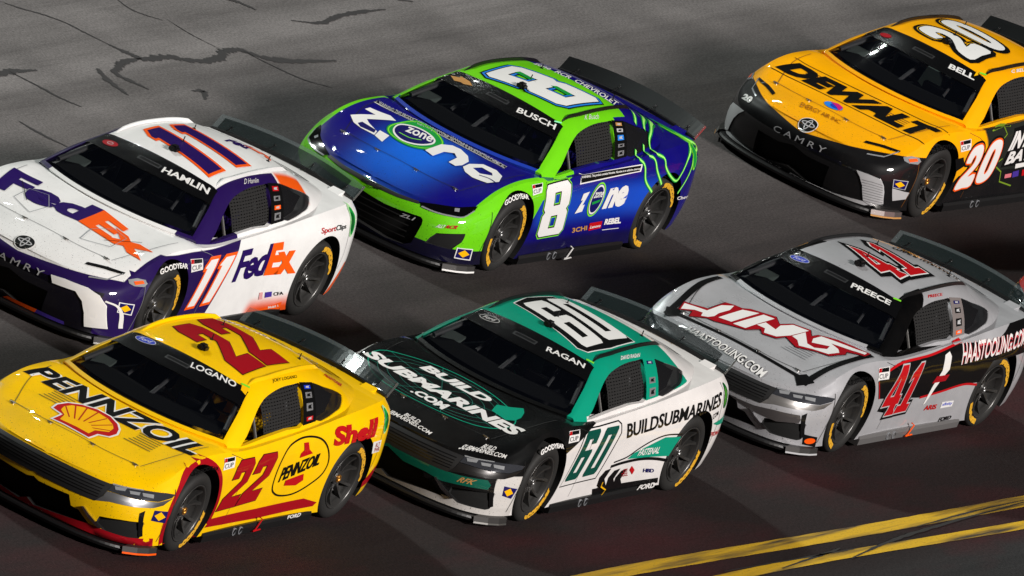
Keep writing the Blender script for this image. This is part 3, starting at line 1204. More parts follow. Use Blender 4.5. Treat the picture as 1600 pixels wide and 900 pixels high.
def grow_poly(P, g, hole=False):
    """miter offset; g>0 grows outer contours; contours inside another are passed in the same winding and shrink"""
    n = len(P)
    s = 1 if area2(P) > 0 else -1
    if hole:
        g = -g
    out = []
    for i in range(n):
        a, b, c = Vector(P[i-1]), Vector(P[i]), Vector(P[(i+1) % n])
        d0, d1 = (b-a), (c-b)
        if d0.length < 1e-6 or d1.length < 1e-6:
            out.append(tuple(b)); continue
        d0.normalize(); d1.normalize()
        n0, n1 = Vector((d0.y, -d0.x))*s, Vector((d1.y, -d1.x))*s
        m_ = n0+n1
        if m_.length < .3:
            m_ = n0
        m_.normalize()
        k = 1/max(.5, m_.dot(n0))
        q = b+m_*g*k
        out.append((q.x, q.y))
    return out
def ellipse(D, pl, c, a, b, m, name, lay=2, ang=0., a2=None, b2=None, px=True, bvh=None):
    u0, v0 = uv(D.k, c, pl, bvh) if px else c
    def ring(a_, b_):
        return [(u0+a_*math.cos(t)*math.cos(ang)-b_*math.sin(t)*math.sin(ang), v0+a_*math.cos(t)*math.sin(ang)+b_*math.sin(t)*math.cos(ang)) for t in np.linspace(0, 2*math.pi, 33)[:-1]]
    P = [ring(a, b)]
    if a2:
        P.append(ring(a2, b2))
    return D.poly(pl, m, *P, name=name, lay=lay, px=False, bvh=bvh)
def quadpoly(D, pl, q, m, name, lay=2, px=True, bvh=None):
    return D.poly(pl, m, q, name=name, lay=lay, px=px, bvh=bvh)

# ------------------------------------------------------------------ noses
def fr(key, zf):
    return lambda *pts: [uv(key, p, 'front') for p in zf(*pts)]
def half(uvs, ztop=None, zbot=None):
    """outline of the left half (from centre top round to centre bottom) -> whole symmetrical outline"""
    P = [(max(a, 0), b) for a, b in uvs]
    if ztop is not None:
        P = [(0, ztop)]+P
    if zbot is not None:
        P = P+[(0, zbot)]
    return P+[(-a, b) for a, b in P[::-1] if a > 1e-4]
def flip(uvs):
    return [(-a, b) for a, b in uvs[::-1]]
F22 = fr('22', Z(0, 690))
MU = {
    'grille': half(F22((300, 66), (500, 168), (800, 308), (885, 340), (835, 385), (800, 425), (740, 460), (560, 385), (300, 255)), .536, .385),
    'lower': half(F22((300, 305), (535, 412), (548, 492), (605, 524), (690, 640), (560, 590), (260, 485)), .345, .165),
    'duct': F22((760, 572), (900, 596), (1080, 622), (1085, 690), (1062, 735), (990, 747), (800, 690), (730, 620)),
    'slot': F22((1090, 560), (1135, 540), (1112, 738), (1080, 748)),
    'lamp': F22((890, 332), (1000, 362), (1200, 396), (1300, 404), (1362, 414), (1335, 442), (1240, 470), (1100, 458), (900, 402), (840, 384)),
    'trim': F22((836, 388), (900, 406), (1100, 462), (1240, 474), (1345, 446), (1270, 500), (1200, 519), (1050, 511), (860, 470), (745, 457), (805, 425)),
    'lampbar': [F22((895, 352), (990, 368), (975, 392), (900, 380)), F22((1010, 388), (1095, 402), (1085, 424), (1015, 412)), F22((1110, 405), (1200, 418), (1195, 445), (1115, 430))],
    'lamptop': F22((880, 330), (960, 352), (1120, 380), (1120, 388), (960, 362), (880, 342)),
    'blade': F22((640, 500), (655, 500), (705, 570), (795, 668), (770, 668), (690, 590)),
}
F20 = fr('20', Z(1120, 180))
CA = {
    'lower': half(F20((700, 318), (872, 400), (815, 560), (700, 505)), .355, .165),
    'wing': F20((1092, 428), (1180, 460), (1275, 500), (1295, 550), (1298, 600), (1290, 690), (1200, 702), (1142, 664), (1135, 545), (1118, 480)),
    'strip': F20((590, 462), (700, 520), (900, 602), (1140, 668), (1195, 696), (1150, 700), (1000, 652), (700, 545), (575, 488)),
    'corner': F20((1370, 570), (1440, 590), (1505, 605), (1475, 655), (1370, 668)),
    'mask': None,
}
F8 = fr('8', Z(480, 250))
CM = {
    'lower': half(F8((600, 345), (700, 386), (870, 446), (886, 470), (880, 500), (840, 570), (800, 632), (740, 640), (600, 590)), .405, .16),
    'duct': F8((985, 562), (1180, 570), (1160, 622), (1080, 684), (940, 642), (900, 632), (940, 592)),
    'lamp': F8((880, 330), (1000, 345), (1180, 372), (1328, 366), (1300, 405), (1220, 446), (1120, 435), (1000, 405), (890, 362)),
    'slim': half(F8((560, 190), (700, 260), (870, 322), (872, 345), (700, 290), (560, 225)), .51, .475),
}
def pockets_for(kind):
    T = {'mustang': MU, 'camry': CA, 'camaro': CM}[kind]
    out = [pocket(T['lower'], 'front', .07, M_WELL)]
    if 'duct' in T:
        out.append(pocket(T['duct'], 'front', .05, M_WELL))
        out.append(pocket(flip(T['duct']), 'front', .05, M_WELL))
    return out
def raise_panel(root, name, uvs, pl, lift, m, bvh=None):
    """panel pressed on the bodywork with real thickness"""
    bm = press(fill2d([uvs]), pl, lift, bvh)
    bm.normal_update()
    N = PL[pl][2]
    if sum(f.normal.dot(N)*f.calc_area() for f in bm.faces) < 0:
        bmesh.ops.reverse_faces(bm, faces=bm.faces)
    low = {v: bm.verts.new(v.co-N*(lift+.004)) for v in bm.verts[:]}
    bd = [e for e in bm.edges if e.is_boundary and e.verts[0] in low and e.verts[1] in low]
    for e in bd:
        a, b = e.verts
        bm.faces.new((a, b, low[b], low[a]))
    loose = [v for v in bm.verts if not v.link_faces]
    bmesh.ops.delete(bm, geom=loose, context='VERTS')
    me = bm_mesh(name, bm)
    set_auto_smooth(me)
    return link(name, me, m, root)
def nose_mustang(D, root, trim=SILVER, grille=MESHB):
    g = raise_panel(root, 'grille', MU['grille'], 'front', .004, grille)
    # bars across the grille
    for zf in np.linspace(.415, .505, 5):
        pts = [(y, zf) for y in np.linspace(-.56, .56, 15)]
        D.line('front', INK, pts, .006, name='grille_bar', lay=4, px=False, smooth=0).parent = g
    for s in (1, -1):
        fl = (lambda u: u) if s > 0 else flip
        l = raise_panel(root, 'headlight', fl(MU['lamp']), 'front', .007, LAMP)
        for b_ in MU['lampbar']:
            D.poly('front', LAMPB, fl(b_), name='lamp_element', lay=7, px=False).parent = l
        D.poly('front', LAMPB, fl(MU['lamptop']), name='lamp_strip', lay=7, px=False).parent = l
        raise_panel(root, 'headlight_trim', fl(MU['trim']), 'front', .005, trim)
        D.poly('front', INK, fl(MU['slot']), name='air_curtain_slot', lay=2, px=False)
        raise_panel(root, 'bumper_blade', fl(MU['blade']), 'front', .02, CHROME)
def sticker_corner(D, q, name='contingency_sticker'):
    D.poly('corner', NAVY, q, name=name, lay=2)
    c = [((q[0][0]+q[2][0])/2, (q[0][1]+q[2][1])/2)]
    d = [((q[i][0]*.5+q[(i+1) % 4][0]*.5)*.8+c[0][0]*.2, (q[i][1]*.5+q[(i+1) % 4][1]*.5)*.8+c[0][1]*.2) for i in range(4)]
    D.poly('corner', YELL, d, name='sticker_diamond', lay=3)
def cup_logo(D, q, name='series_logo'):
    """white series badge with dark and red top block; q = tl, tr, br, bl pixels"""
    D.poly('side', WHITE, q, name=name, lay=3)
    f = bilin([q[3], q[2], q[1], q[0]])
    D.poly('side', INK, [tuple(f(a, b)) for a, b in ((.3, .62), (.95, .62), (.95, .95), (.3, .95))], name='series_logo_bar', lay=4)
    D.poly('side', RED, [tuple(f(a, b)) for a, b in ((.05, .62), (.28, .62), (.28, .95), (.05, .95))], name='series_logo_bar', lay=4)
    D.text('side', GREY, 'CUP', [tuple(f(a, b)) for a, b in ((.1, .1), (.9, .1), (.9, .5), (.1, .5))], name='series_lettering', lay=4)
def ford_oval(D, c, pl='wind', m=None):
    ellipse(D, pl, c, .098, .043, WHITE, 'maker_badge', 4, bvh=BVH_G)
    ellipse(D, pl, c, .092, .038, m or BLUE, 'maker_badge', 5, bvh=BVH_G)
    u0, v0 = uv(D.k, c, pl, BVH_G)
    D.text(pl, WHITE, 'Ford', [(u0-.06, v0-.020), (u0+.06, v0-.020), (u0+.06, v0+.022), (u0-.06, v0+.022)], name='maker_lettering', lay=6, px=False, shear=.3, bvh=BVH_G, bold=.005)
BP = [uv('22', p, 'side') for p in Z(310, 560)((786, 186), (884, 186), (915, 492), (816, 526))]
def bpillar(D, m, stickers):
    D.poly('side', m, BP, name='pillar_panel', lay=1, px=False, bvh=BVH_G)
    f = bilin([BP[3], BP[2], BP[1], BP[0]])
    for i, (t0, t1, mm) in enumerate(stickers):
        t0, t1 = t0+.12*(t1-t0), t1-.12*(t1-t0)
        mm = GREY if mm is WHITE else mm
        D.poly('side', mm, [tuple(f(a, b)) for a, b in ((.26, t0), (.76, t0), (.76, t1), (.26, t1))], name='pillar_sticker', lay=2, px=False, bvh=BVH_G)
        D.poly('side', INK if mm in (GREY, LGREY) else LGREY, [tuple(f(a, t0+b*(t1-t0))) for a, b in ((.36, .3), (.66, .22), (.60, .55), (.68, .8), (.40, .72))], name='pillar_sticker_mark', lay=3, px=False, bvh=BVH_G)
def common(D, root, seam=M_SEAM, banner=BANNER):
    D.poly('wind', banner, strip_uv(13, 19, 13, 'wind'), name='windshield_banner', lay=0, px=False, bvh=BVH_G)
    # dark mirror box behind the banner
    c = [(-.13, .055), (.10, .055), (.10, .0), (-.13, .0)]
    u0, v0 = [float(_rows[16, 35] @ np.array(a)) for a in PL['wind'][:2]]
    D.poly('wind', mat('mirror_box', (44, 44, 46), .5), [(u0+a-.02, v0+b-.035) for a, b in c], name='vent_box', lay=1, px=False, bvh=BVH_G)
    D.poly('wind', INK, [(u0+a*.86-.02, v0+b*.5-.02) for a, b in c], name='vent_slot', lay=2, px=False, bvh=BVH_G)
    # bumper and tail panel gaps
    D.line('side', seam, [(-1.80, .60), (-1.785, .45), (-1.80, .30), (-1.83, .14)], .006, name='bumper_seam', px=False, lay=2)
    D.line('side', seam, [(1.86, .93), (1.84, .75), (1.86, .55), (1.82, .42)], .006, name='tail_seam', px=False, lay=2)
    D.line('side', seam, [(-.86, .80), (-.60, .70), (-.62, .45), (-.66, .16)], .004, name='fender_seam', px=False, lay=1.2)
    # hood shut line
    D.line('hood', seam, [hood_uv(1.90, -.66), hood_uv(1.975, -.3), hood_uv(1.985, 0), hood_uv(1.975, .3), hood_uv(1.90, .60)], .006, name='hood_seam', px=False, lay=2)
    for s in (1, -1):
        D.line('hood', seam, [hood_uv(1.90, s*.62), hood_uv(1.5, s*.74), hood_uv(1.10, s*.78)], .006, name='hood_seam', px=False, lay=2)
    for yy, xx in ((-.62, 1.93), (-.22, 2.0), (.20, 2.0), (.58, 1.92)):
        h = BVH.ray_cast(Vector((xx, yy, 3)), Vector((0, 0, -1)))
        o = link('hood_pin', PM['pin'], M_ALU, root)
        o.location = h[0]
        o.rotation_euler = Vector((0, 0, 1)).rotation_difference(h[1]).to_euler()
def hood_uv(x, y):
    h = BVH.ray_cast(Vector((x, y, 3)), Vector((0, 0, -1)))[0]
    U, V_, N = PL['hood']
    return (h.dot(U), h.dot(V_))
def louvre(D, m, x0, y0, n=6, length=.26, dx=.04):
    for i in range(n):
        a = .05*math.sin(i/n*3)
        D.line('hood', m, [hood_uv(x0-i*dx, y0-length/2+a), hood_uv(x0-i*dx, y0+length/2)], .009, name='hood_louvre', px=False, lay=3, smooth=0)
# ------------------------------------------------------------------ the track
def track_material():
    m = bpy.data.materials.new('asphalt_track')
    m.use_nodes = True
    nt = m.node_tree
    L = nt.links.new
    b = nt.nodes['Principled BSDF']
    tc = nt.nodes.new('ShaderNodeTexCoord')
    def noise(scale, detail, stretch=(1, 1, 1), rough=.55):
        mp = nt.nodes.new('ShaderNodeMapping')
        mp.inputs['Scale'].default_value = stretch
        L(tc.outputs['Object'], mp.inputs['Vector'])
        n = nt.nodes.new('ShaderNodeTexNoise')
        n.inputs['Scale'].default_value = scale
        n.inputs['Detail'].default_value = detail
        n.inputs['Roughness'].default_value = rough
        L(mp.outputs[0], n.inputs['Vector'])
        return n.outputs[0]
    def rng(src, a, b_, c, d):
        r = nt.nodes.new('ShaderNodeMapRange')
        L(src, r.inputs[0])
        for i, v in enumerate((a, b_, c, d)):
            r.inputs[1+i].default_value = v
        return r.outputs[0]
    def mix(fac, A, B):
        x = nt.nodes.new('ShaderNodeMix')
        x.data_type = 'RGBA'
        if isinstance(fac, float):
            x.inputs['Factor'].default_value = fac
        else:
            L(fac, x.inputs['Factor'])
        for s, v in (('A', A), ('B', B)):
            if isinstance(v, tuple):
                x.inputs[s].default_value = v
            else:
                L(v, x.inputs[s])
        return x.outputs['Result']
    def mul(a, b_):
        x = nt.nodes.new('ShaderNodeMath')
        x.operation = 'MULTIPLY'
        L(a, x.inputs[0])
        if isinstance(b_, float):
            x.inputs[1].default_value = b_
        else:
            L(b_, x.inputs[1])
        return x.outputs[0]
    sx = nt.nodes.new('ShaderNodeSeparateXYZ')
    L(tc.outputs['Object'], sx.inputs[0])
    # high lane weathered grey-brown, groove rubber-dark with painted red glow, apron grey
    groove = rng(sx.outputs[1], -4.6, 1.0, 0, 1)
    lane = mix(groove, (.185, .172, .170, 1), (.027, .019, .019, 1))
    apron = nt.nodes.new('ShaderNodeMapRange')
    L(sx.outputs[1], apron.inputs[0])
    apron.inputs[1].default_value, apron.inputs[2].default_value = 4.9, 5.4
    lane = mix(apron.outputs[0], lane, (.034, .034, .035, 1))
    # long streaks along the direction of travel
    st = rng(noise(1.0, 5, (.09, 1.6, 1)), .36, .66, 0, 1)
    lane = mix(mul(st, .42), lane, (.014, .012, .012, 1))
    st2 = rng(noise(1.0, 4, (.16, 4.5, 1)), .55, .78, 0, 1)
    lane = mix(mul(st2, .35), lane, (.013, .012, .013, 1))
    # red glow on the low lanes, painted as reddish patches
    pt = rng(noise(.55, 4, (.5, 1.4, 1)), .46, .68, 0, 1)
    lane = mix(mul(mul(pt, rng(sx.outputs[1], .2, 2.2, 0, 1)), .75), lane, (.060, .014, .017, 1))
    # blotches
    bl = rng(noise(.8, 6), .35, .7, 0, 1)
    lane = mix(mul(bl, .35), lane, (.024, .023, .023, 1))
    # stone grain
    gr = rng(noise(38, 4, (1, 1, 1), .75), .3, .7, .58, 1.42)
    gx = nt.nodes.new('ShaderNodeVectorMath')
    gx.operation = 'SCALE'
    L(lane, gx.inputs[0])
    L(gr, gx.inputs['Scale'])
    L(gx.outputs[0], b.inputs['Base Color'])
    b.inputs['Roughness'].default_value = .82
    b.inputs['Specular IOR Level'].default_value = .06
    bp = nt.nodes.new('ShaderNodeBump')
    bp.inputs['Strength'].default_value = .35
    bp.inputs['Distance'].default_value = .006
    L(noise(70, 4), bp.inputs['Height'])
    L(bp.outputs[0], b.inputs['Normal'])
    return m
def paint_line_material():
    m = mat('worn_yellow_line', (226, 172, 20), .6)
    nt = m.node_tree
    L = nt.links.new
    b = nt.nodes['Principled BSDF']
    tc = nt.nodes.new('ShaderNodeTexCoord')
    mp = nt.nodes.new('ShaderNodeMapping')
    mp.inputs['Rotation'].default_value = (0, 0, .10)
    mp.inputs['Scale'].default_value = (.35, 7, 1)
    L(tc.outputs['Object'], mp.inputs['Vector'])
    n = nt.nodes.new('ShaderNodeTexNoise')
    n.inputs['Scale'].default_value = 1.3
    n.inputs['Detail'].default_value = 6
    n.inputs['Roughness'].default_value = .6
    L(mp.outputs[0], n.inputs['Vector'])
    r = nt.nodes.new('ShaderNodeMapRange')
    L(n.outputs[0], r.inputs[0])
    r.inputs[1].default_value, r.inputs[2].default_value = .46, .66
    n2 = nt.nodes.new('ShaderNodeTexNoise')
    n2.inputs['Scale'].default_value = 45
    n2.inputs['Detail'].default_value = 3
    L(tc.outputs['Object'], n2.inputs['Vector'])
    r2 = nt.nodes.new('ShaderNodeMapRange')
    L(n2.outputs[0], r2.inputs[0])
    r2.inputs[1].default_value, r2.inputs[2].default_value = .55, .75
    r2.inputs[4].default_value = .5
    mx = nt.nodes.new('ShaderNodeMath')
    mx.operation = 'MAXIMUM'
    L(r.outputs[0], mx.inputs[0]); L(r2.outputs[0], mx.inputs[1])
    mc = nt.nodes.new('ShaderNodeMix')
    mc.data_type = 'RGBA'
    L(mx.outputs[0], mc.inputs['Factor'])
    mc.inputs['A'].default_value = (.62, .37, .012, 1)
    mc.inputs['B'].default_value = (.045, .035, .026, 1)
    L(mc.outputs['Result'], b.inputs['Base Color'])
    return m
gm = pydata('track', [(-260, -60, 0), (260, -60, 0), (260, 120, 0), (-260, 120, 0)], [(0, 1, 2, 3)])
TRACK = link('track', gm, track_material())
TRACK['kind'] = 'structure'
def ground(p):
    d = CR*((p[0]-800)/FPX) - CU*((p[1]-450)/FPX) + CF
    t = -CPOS.z/d.z
    q = CPOS+d*t
    return (q.x, q.y)
def strip_mesh(name, cen, wid, z=.004, wob=0.):
    """flat ribbon on the road along centre points, width per point"""
    c = crom(np.array([(x, y, w_) for (x, y), w_ in zip(cen, wid)]), 10)
    v, f = [], []
    for i in range(len(c)):
        a, b = c[max(i-1, 0)], c[min(i+1, len(c)-1)]
        d = np.array([b[0]-a[0], b[1]-a[1]])
        d = d/max(np.linalg.norm(d), 1e-6)
        n = np.array([-d[1], d[0]])
        for s in (1, -1):
            w_ = c[i, 2]/2*(1+wob*random.uniform(-1, 1))
            v.append((c[i, 0]+s*n[0]*w_, c[i, 1]+s*n[1]*w_, z))
        if i:
            k = 2*i
            f.append((k-2, k-1, k+1, k))
    return pydata(name, v, f)
YL = paint_line_material()
for cen, wd in (([(30, 4.62), (14, 4.42), (6.5, 4.36), (4.9, 4.415), (2.8, 4.515), (.75, 4.60), (-1.4, 4.67), (-8, 4.9), (-30, 6.0)], .17),
                ([(30, 5.02), (14, 4.82), (5.2, 4.77), (3.0, 4.82), (1.0, 4.92), (-.7, 5.0), (-8, 5.25), (-30, 6.4)], .125)):
    o = link('lane_line', strip_mesh('lane_line', cen, [wd]*len(cen), .004, .04), YL, TRACK)
# dark skid and rubber marks over the lines
SKID = mat('rubber_mark', (30, 28, 27), .8)
zz = lambda x, y: ground((880+x*.45, 700+y*.45))
for pts, wd in ((((1000, 385), (1150, 320), (1290, 275), (1600, 190)), .035), (((760, 420), (930, 362), (960, 350)), .03), (((560, 430), (900, 372), (1010, 352)), .02), (((1230, 275), (1400, 228), (1600, 183)), .022)):
    link('skid_mark', strip_mesh('skid_mark', [zz(*p) for p in pts], [.01]+[wd]*(len(pts)-2)+[.01], .0075, .3), SKID, TRACK)
# old crack sealing high on the banking
SEAL = mat('crack_sealant', (40, 37, 38), .7)
zc2 = lambda x, y: ground((x/2, y/2))
for pts, wd in ((((0, 5), (60, 25), (130, 45), (200, 70), (270, 105), (340, 140)), .022), (((340, 140), (395, 165), (440, 184), (520, 178), (590, 189), (650, 190), (690, 180), (700, 160), (760, 160), (820, 180), (900, 190), (1050, 190)), .075),
                (((440, 184), (385, 195), (370, 210), (362, 232), (410, 255), (465, 280)), .06), (((305, 215), (335, 250), (400, 298)), .07), (((-20, 242), (30, 225), (115, 220)), .07), (((30, 225), (110, 265), (200, 312), (255, 335)), .03),
                (((910, 65), (1000, 72), (1060, 50), (1130, 38), (1205, 30)), .045), (((690, -5), (740, 5), (800, 32)), .06), (((600, 285), (635, 285), (640, 312)), .05), (((60, 380), (130, 420), (215, 462)), .045), (((760, 160), (850, 205), (950, 250), (1040, 275)), .02),
                (((360, -5), (420, 35), (510, 65)), .02), (((1240, 0), (1290, 5)), .07), (((520, 60), (600, 110), (700, 160)), .014)):
    link('crack_seal', strip_mesh('crack_seal', [zc2(*p) for p in pts], [wd*.4]+[wd*1.25]*(len(pts)-2)+[wd*.4], .004, .5), SEAL, TRACK)
# ================================================================== the six cars
def car22():
    p = paint('yellow_paint', (255, 202, 0), splits=[([(0, 0, -1, .085), (1, 0, 0, -1.7)], (150, 10, 26), .005)])
    root = build_car('22', 'mustang', 'race_car', 'yellow stock car with red roof number 22 and a red scallop shell on its hood', p, p, p, pockets_for('mustang'), None, wrot=(3.9, 2.5), wear=ORANGE, both=False)
    D = Decals('22', root)
    common(D, root)
    nose_mustang(D, root)
    a, b, c, d, e, f, g = Z(0, 540), Z(0, 690), Z(220, 480), Z(310, 560), Z(220, 670), Z(360, 470), Z(480, 650, 5.294)
    # red lower fascia and sill
    D.poly('front', DRED, half([uv('22', q, 'front') for q in b((260, 492), (700, 642), (1000, 748), (1195, 756))], .158, None)[:5] + [(.945, .09), (-.945, .09)] + [(-u, v) for u, v in [uv('22', q, 'front') for q in b((1195, 756), (1000, 748), (700, 642), (260, 492))]], name='lower_fascia_panel', px=False)
    D.poly('side', DRED, e((495, 772), (548, 702), (900, 622), (1270, 543), (1372, 572), (1340, 603), (900, 698), (620, 750)), name='sill_panel')
    R = .432
    D.line('side', DRED, [(-AX+.012+R*math.cos(t), .36+R*math.sin(t)) for t in np.linspace(-.35, 3.75, 28)], .05, name='wheel_arch_trim', px=False, lay=1)
    D.poly('side', DRED, g((455, 545), (555, 425), (600, 375), (575, 450), (500, 545), (440, 592)), name='tail_panel')
    # hood
    q = a((178, 207), (1502, 872), (1632, 806), (315, 148))
    D.text('hood', WHITE, 'PENNZOIL', q, name='hood_lettering_outline', bold=.075, shear=.28, space=1.0, lay=2)
    D.text('hood', INK, 'PENNZOIL', q, name='hood_lettering', bold=.035, shear=.28, space=1.0, lay=3)
    shell = a((412, 575), (490, 542), (415, 490), (450, 465), (530, 453), (640, 468), (760, 505), (860, 560), (915, 618), (926, 660), (908, 697), (850, 714), (760, 695), (690, 720), (640, 692), (560, 648), (510, 620))
    su = [uv('22', x, 'hood') for x in shell]
    D.poly('hood', WHITE, grow_poly(su, .018), name='shell_badge_outline', px=False, lay=4)
    D.poly('hood', RED, su, name='shell_badge', px=False, lay=5)
    D.poly('hood', YELL, a((466, 580), (502, 546), (474, 506), (500, 480), (560, 472), (660, 490), (760, 527), (840, 577), (880, 625), (885, 655), (850, 682), (740, 668), (690, 692), (600, 642)), name='shell_badge_fill', lay=6)
    for u, v in (((540, 565), (512, 480)), ((580, 578), (590, 478)), ((610, 590), (680, 495)), ((650, 600), (765, 530)), ((690, 610), (835, 578)), ((710, 630), (878, 628)), ((720, 650), (860, 672))):
        D.line('hood', RED, a(u, v), .012, name='shell_badge_rib', lay=7, smooth=0)
    for y0 in (-.42, .42):
        louvre(D, M_SEAM, 1.66, y0)
    # windshield and roof
    ford_oval(D, c((38, 262))[0])
    D.text('wind', WHITE, 'LOGANO', c((383, 472), (737, 634), (752, 590), (402, 432)), name='driver_name', bvh=BVH_G, bold=.02, lay=4)
    D.poly('wind', YELL, c((792, 600), (850, 630), (815, 690), (780, 650)), name='windshield_sticker', bvh=BVH_G, lay=4)
    D.poly('wind', LIME, c((785, 595), (850, 625), (848, 640), (782, 607)), name='windshield_sticker', bvh=BVH_G, lay=5)
    number(D, 'roof', '22', [c((795, 528), (972, 462), (410, 128), (226, 160)), c((985, 456), (1155, 436), (585, 92), (420, 106))], [(INK, .008), (DRED, 0)], 'roof_number')
    D.text('rail', INK, 'JOEY LOGANO', c((1030, 596), (1220, 562), (1215, 530), (1025, 562)), name='signature', bold=.0, bvh=BVH_G)
    D.text('tail', GREY, 'AUTOTRADER  RED', c((600, 92), (1370, 452), (1400, 430), (640, 80)), name='rear_window_strip', bvh=BVH_G, lay=2)
    bpillar(D, INK, [(.84, .95, BLUE), (.62, .80, WHITE), (.30, .55, WHITE), (.06, .2, RED)])
    # side
    number(D, 'side', '22', [e((583, 645), (726, 606), (908, 220), (768, 252)), e((733, 603), (893, 556), (1086, 176), (940, 206))], [(INK, .006), (DRED, 0)], 'door_number')
    D.line('side', INK, e((1025, 470), (1045, 385), (1090, 270), (1150, 155), (1230, 85), (1330, 60), (1420, 85), (1464, 160), (1462, 265), (1420, 345), (1320, 430), (1200, 500), (1100, 521), (1045, 508)), .016, name='oval_border', closed=True, lay=2)
    D.poly('side', RED, e((1275, 108), (1310, 103), (1316, 158), (1342, 190), (1240, 226), (1250, 192), (1277, 165)), name='bell_emblem', lay=3)
    D.poly('side', RED, e((1130, 402), (1270, 350), (1265, 400), (1205, 440), (1115, 443)), name='bell_emblem', lay=3)
    D.text('side', INK, 'PENNZOIL', e((1068, 420), (1385, 280), (1415, 182), (1105, 305)), name='door_lettering', shear=.2, bold=.03, lay=4)
    D.text('side', RED, 'Shell', d((1050, 690), (1372, 612), (1400, 455), (1058, 535)), name='quarter_lettering', bold=.05, lay=3)
    D.text('side', WHITE, 'FORD', e((1110, 697), (1222, 672), (1234, 640), (1122, 665)), name='skirt_lettering', bold=.04, shear=.2, lay=26)
    D.text('side', INK, 'GOODYEAR', e((425, 372), (606, 330), (606, 300), (428, 342)), name='tyre_maker_lettering', arc=.9, bold=.03)
    cup_logo(D, e((652, 232), (737, 216), (727, 300), (640, 326)))
    D.text('hood', INK, 'FORDPERFORMANCE', [(20+310*0, 0)]*0 or a((-5, 240), (200, 125), (195, 110), (-10, 215)), name='fender_lettering', bold=.0) if False else None
    sticker_corner(D, b((1208, 537), (1312, 546), (1288, 636), (1178, 616)))
    D.poly('side', WHITE, g((545, 215), (612, 195), (590, 290), (530, 310)), name='quarter_sticker', lay=3)
    D.text('side', DRED, 'ALT\nPWR', g((548, 300), (590, 285), (605, 210), (558, 225)), name='quarter_sticker_text', lay=4)
    ellipse(D, 'side', d((1468, 490))[0], .058, .105, V('pale_green', (170, 220, 160)), 'filler_ring', 2)
    ellipse(D, 'side', d((1468, 490))[0], .048, .09, GREEN_V, 'filler_ring', 3)
    ellipse(D, 'side', d((1474, 490))[0], .030, .062, DGREEN, 'filler_cap', 4)
    D.text('rail', RED, 'FREIGHTLINER', d((975, 135), (1110, 222), (1125, 205), (990, 120)), name='sponsor_decal', bvh=BVH_G, bold=.03)
    j = link('jack_bracket', PM['jack'], RED, root)
    return root
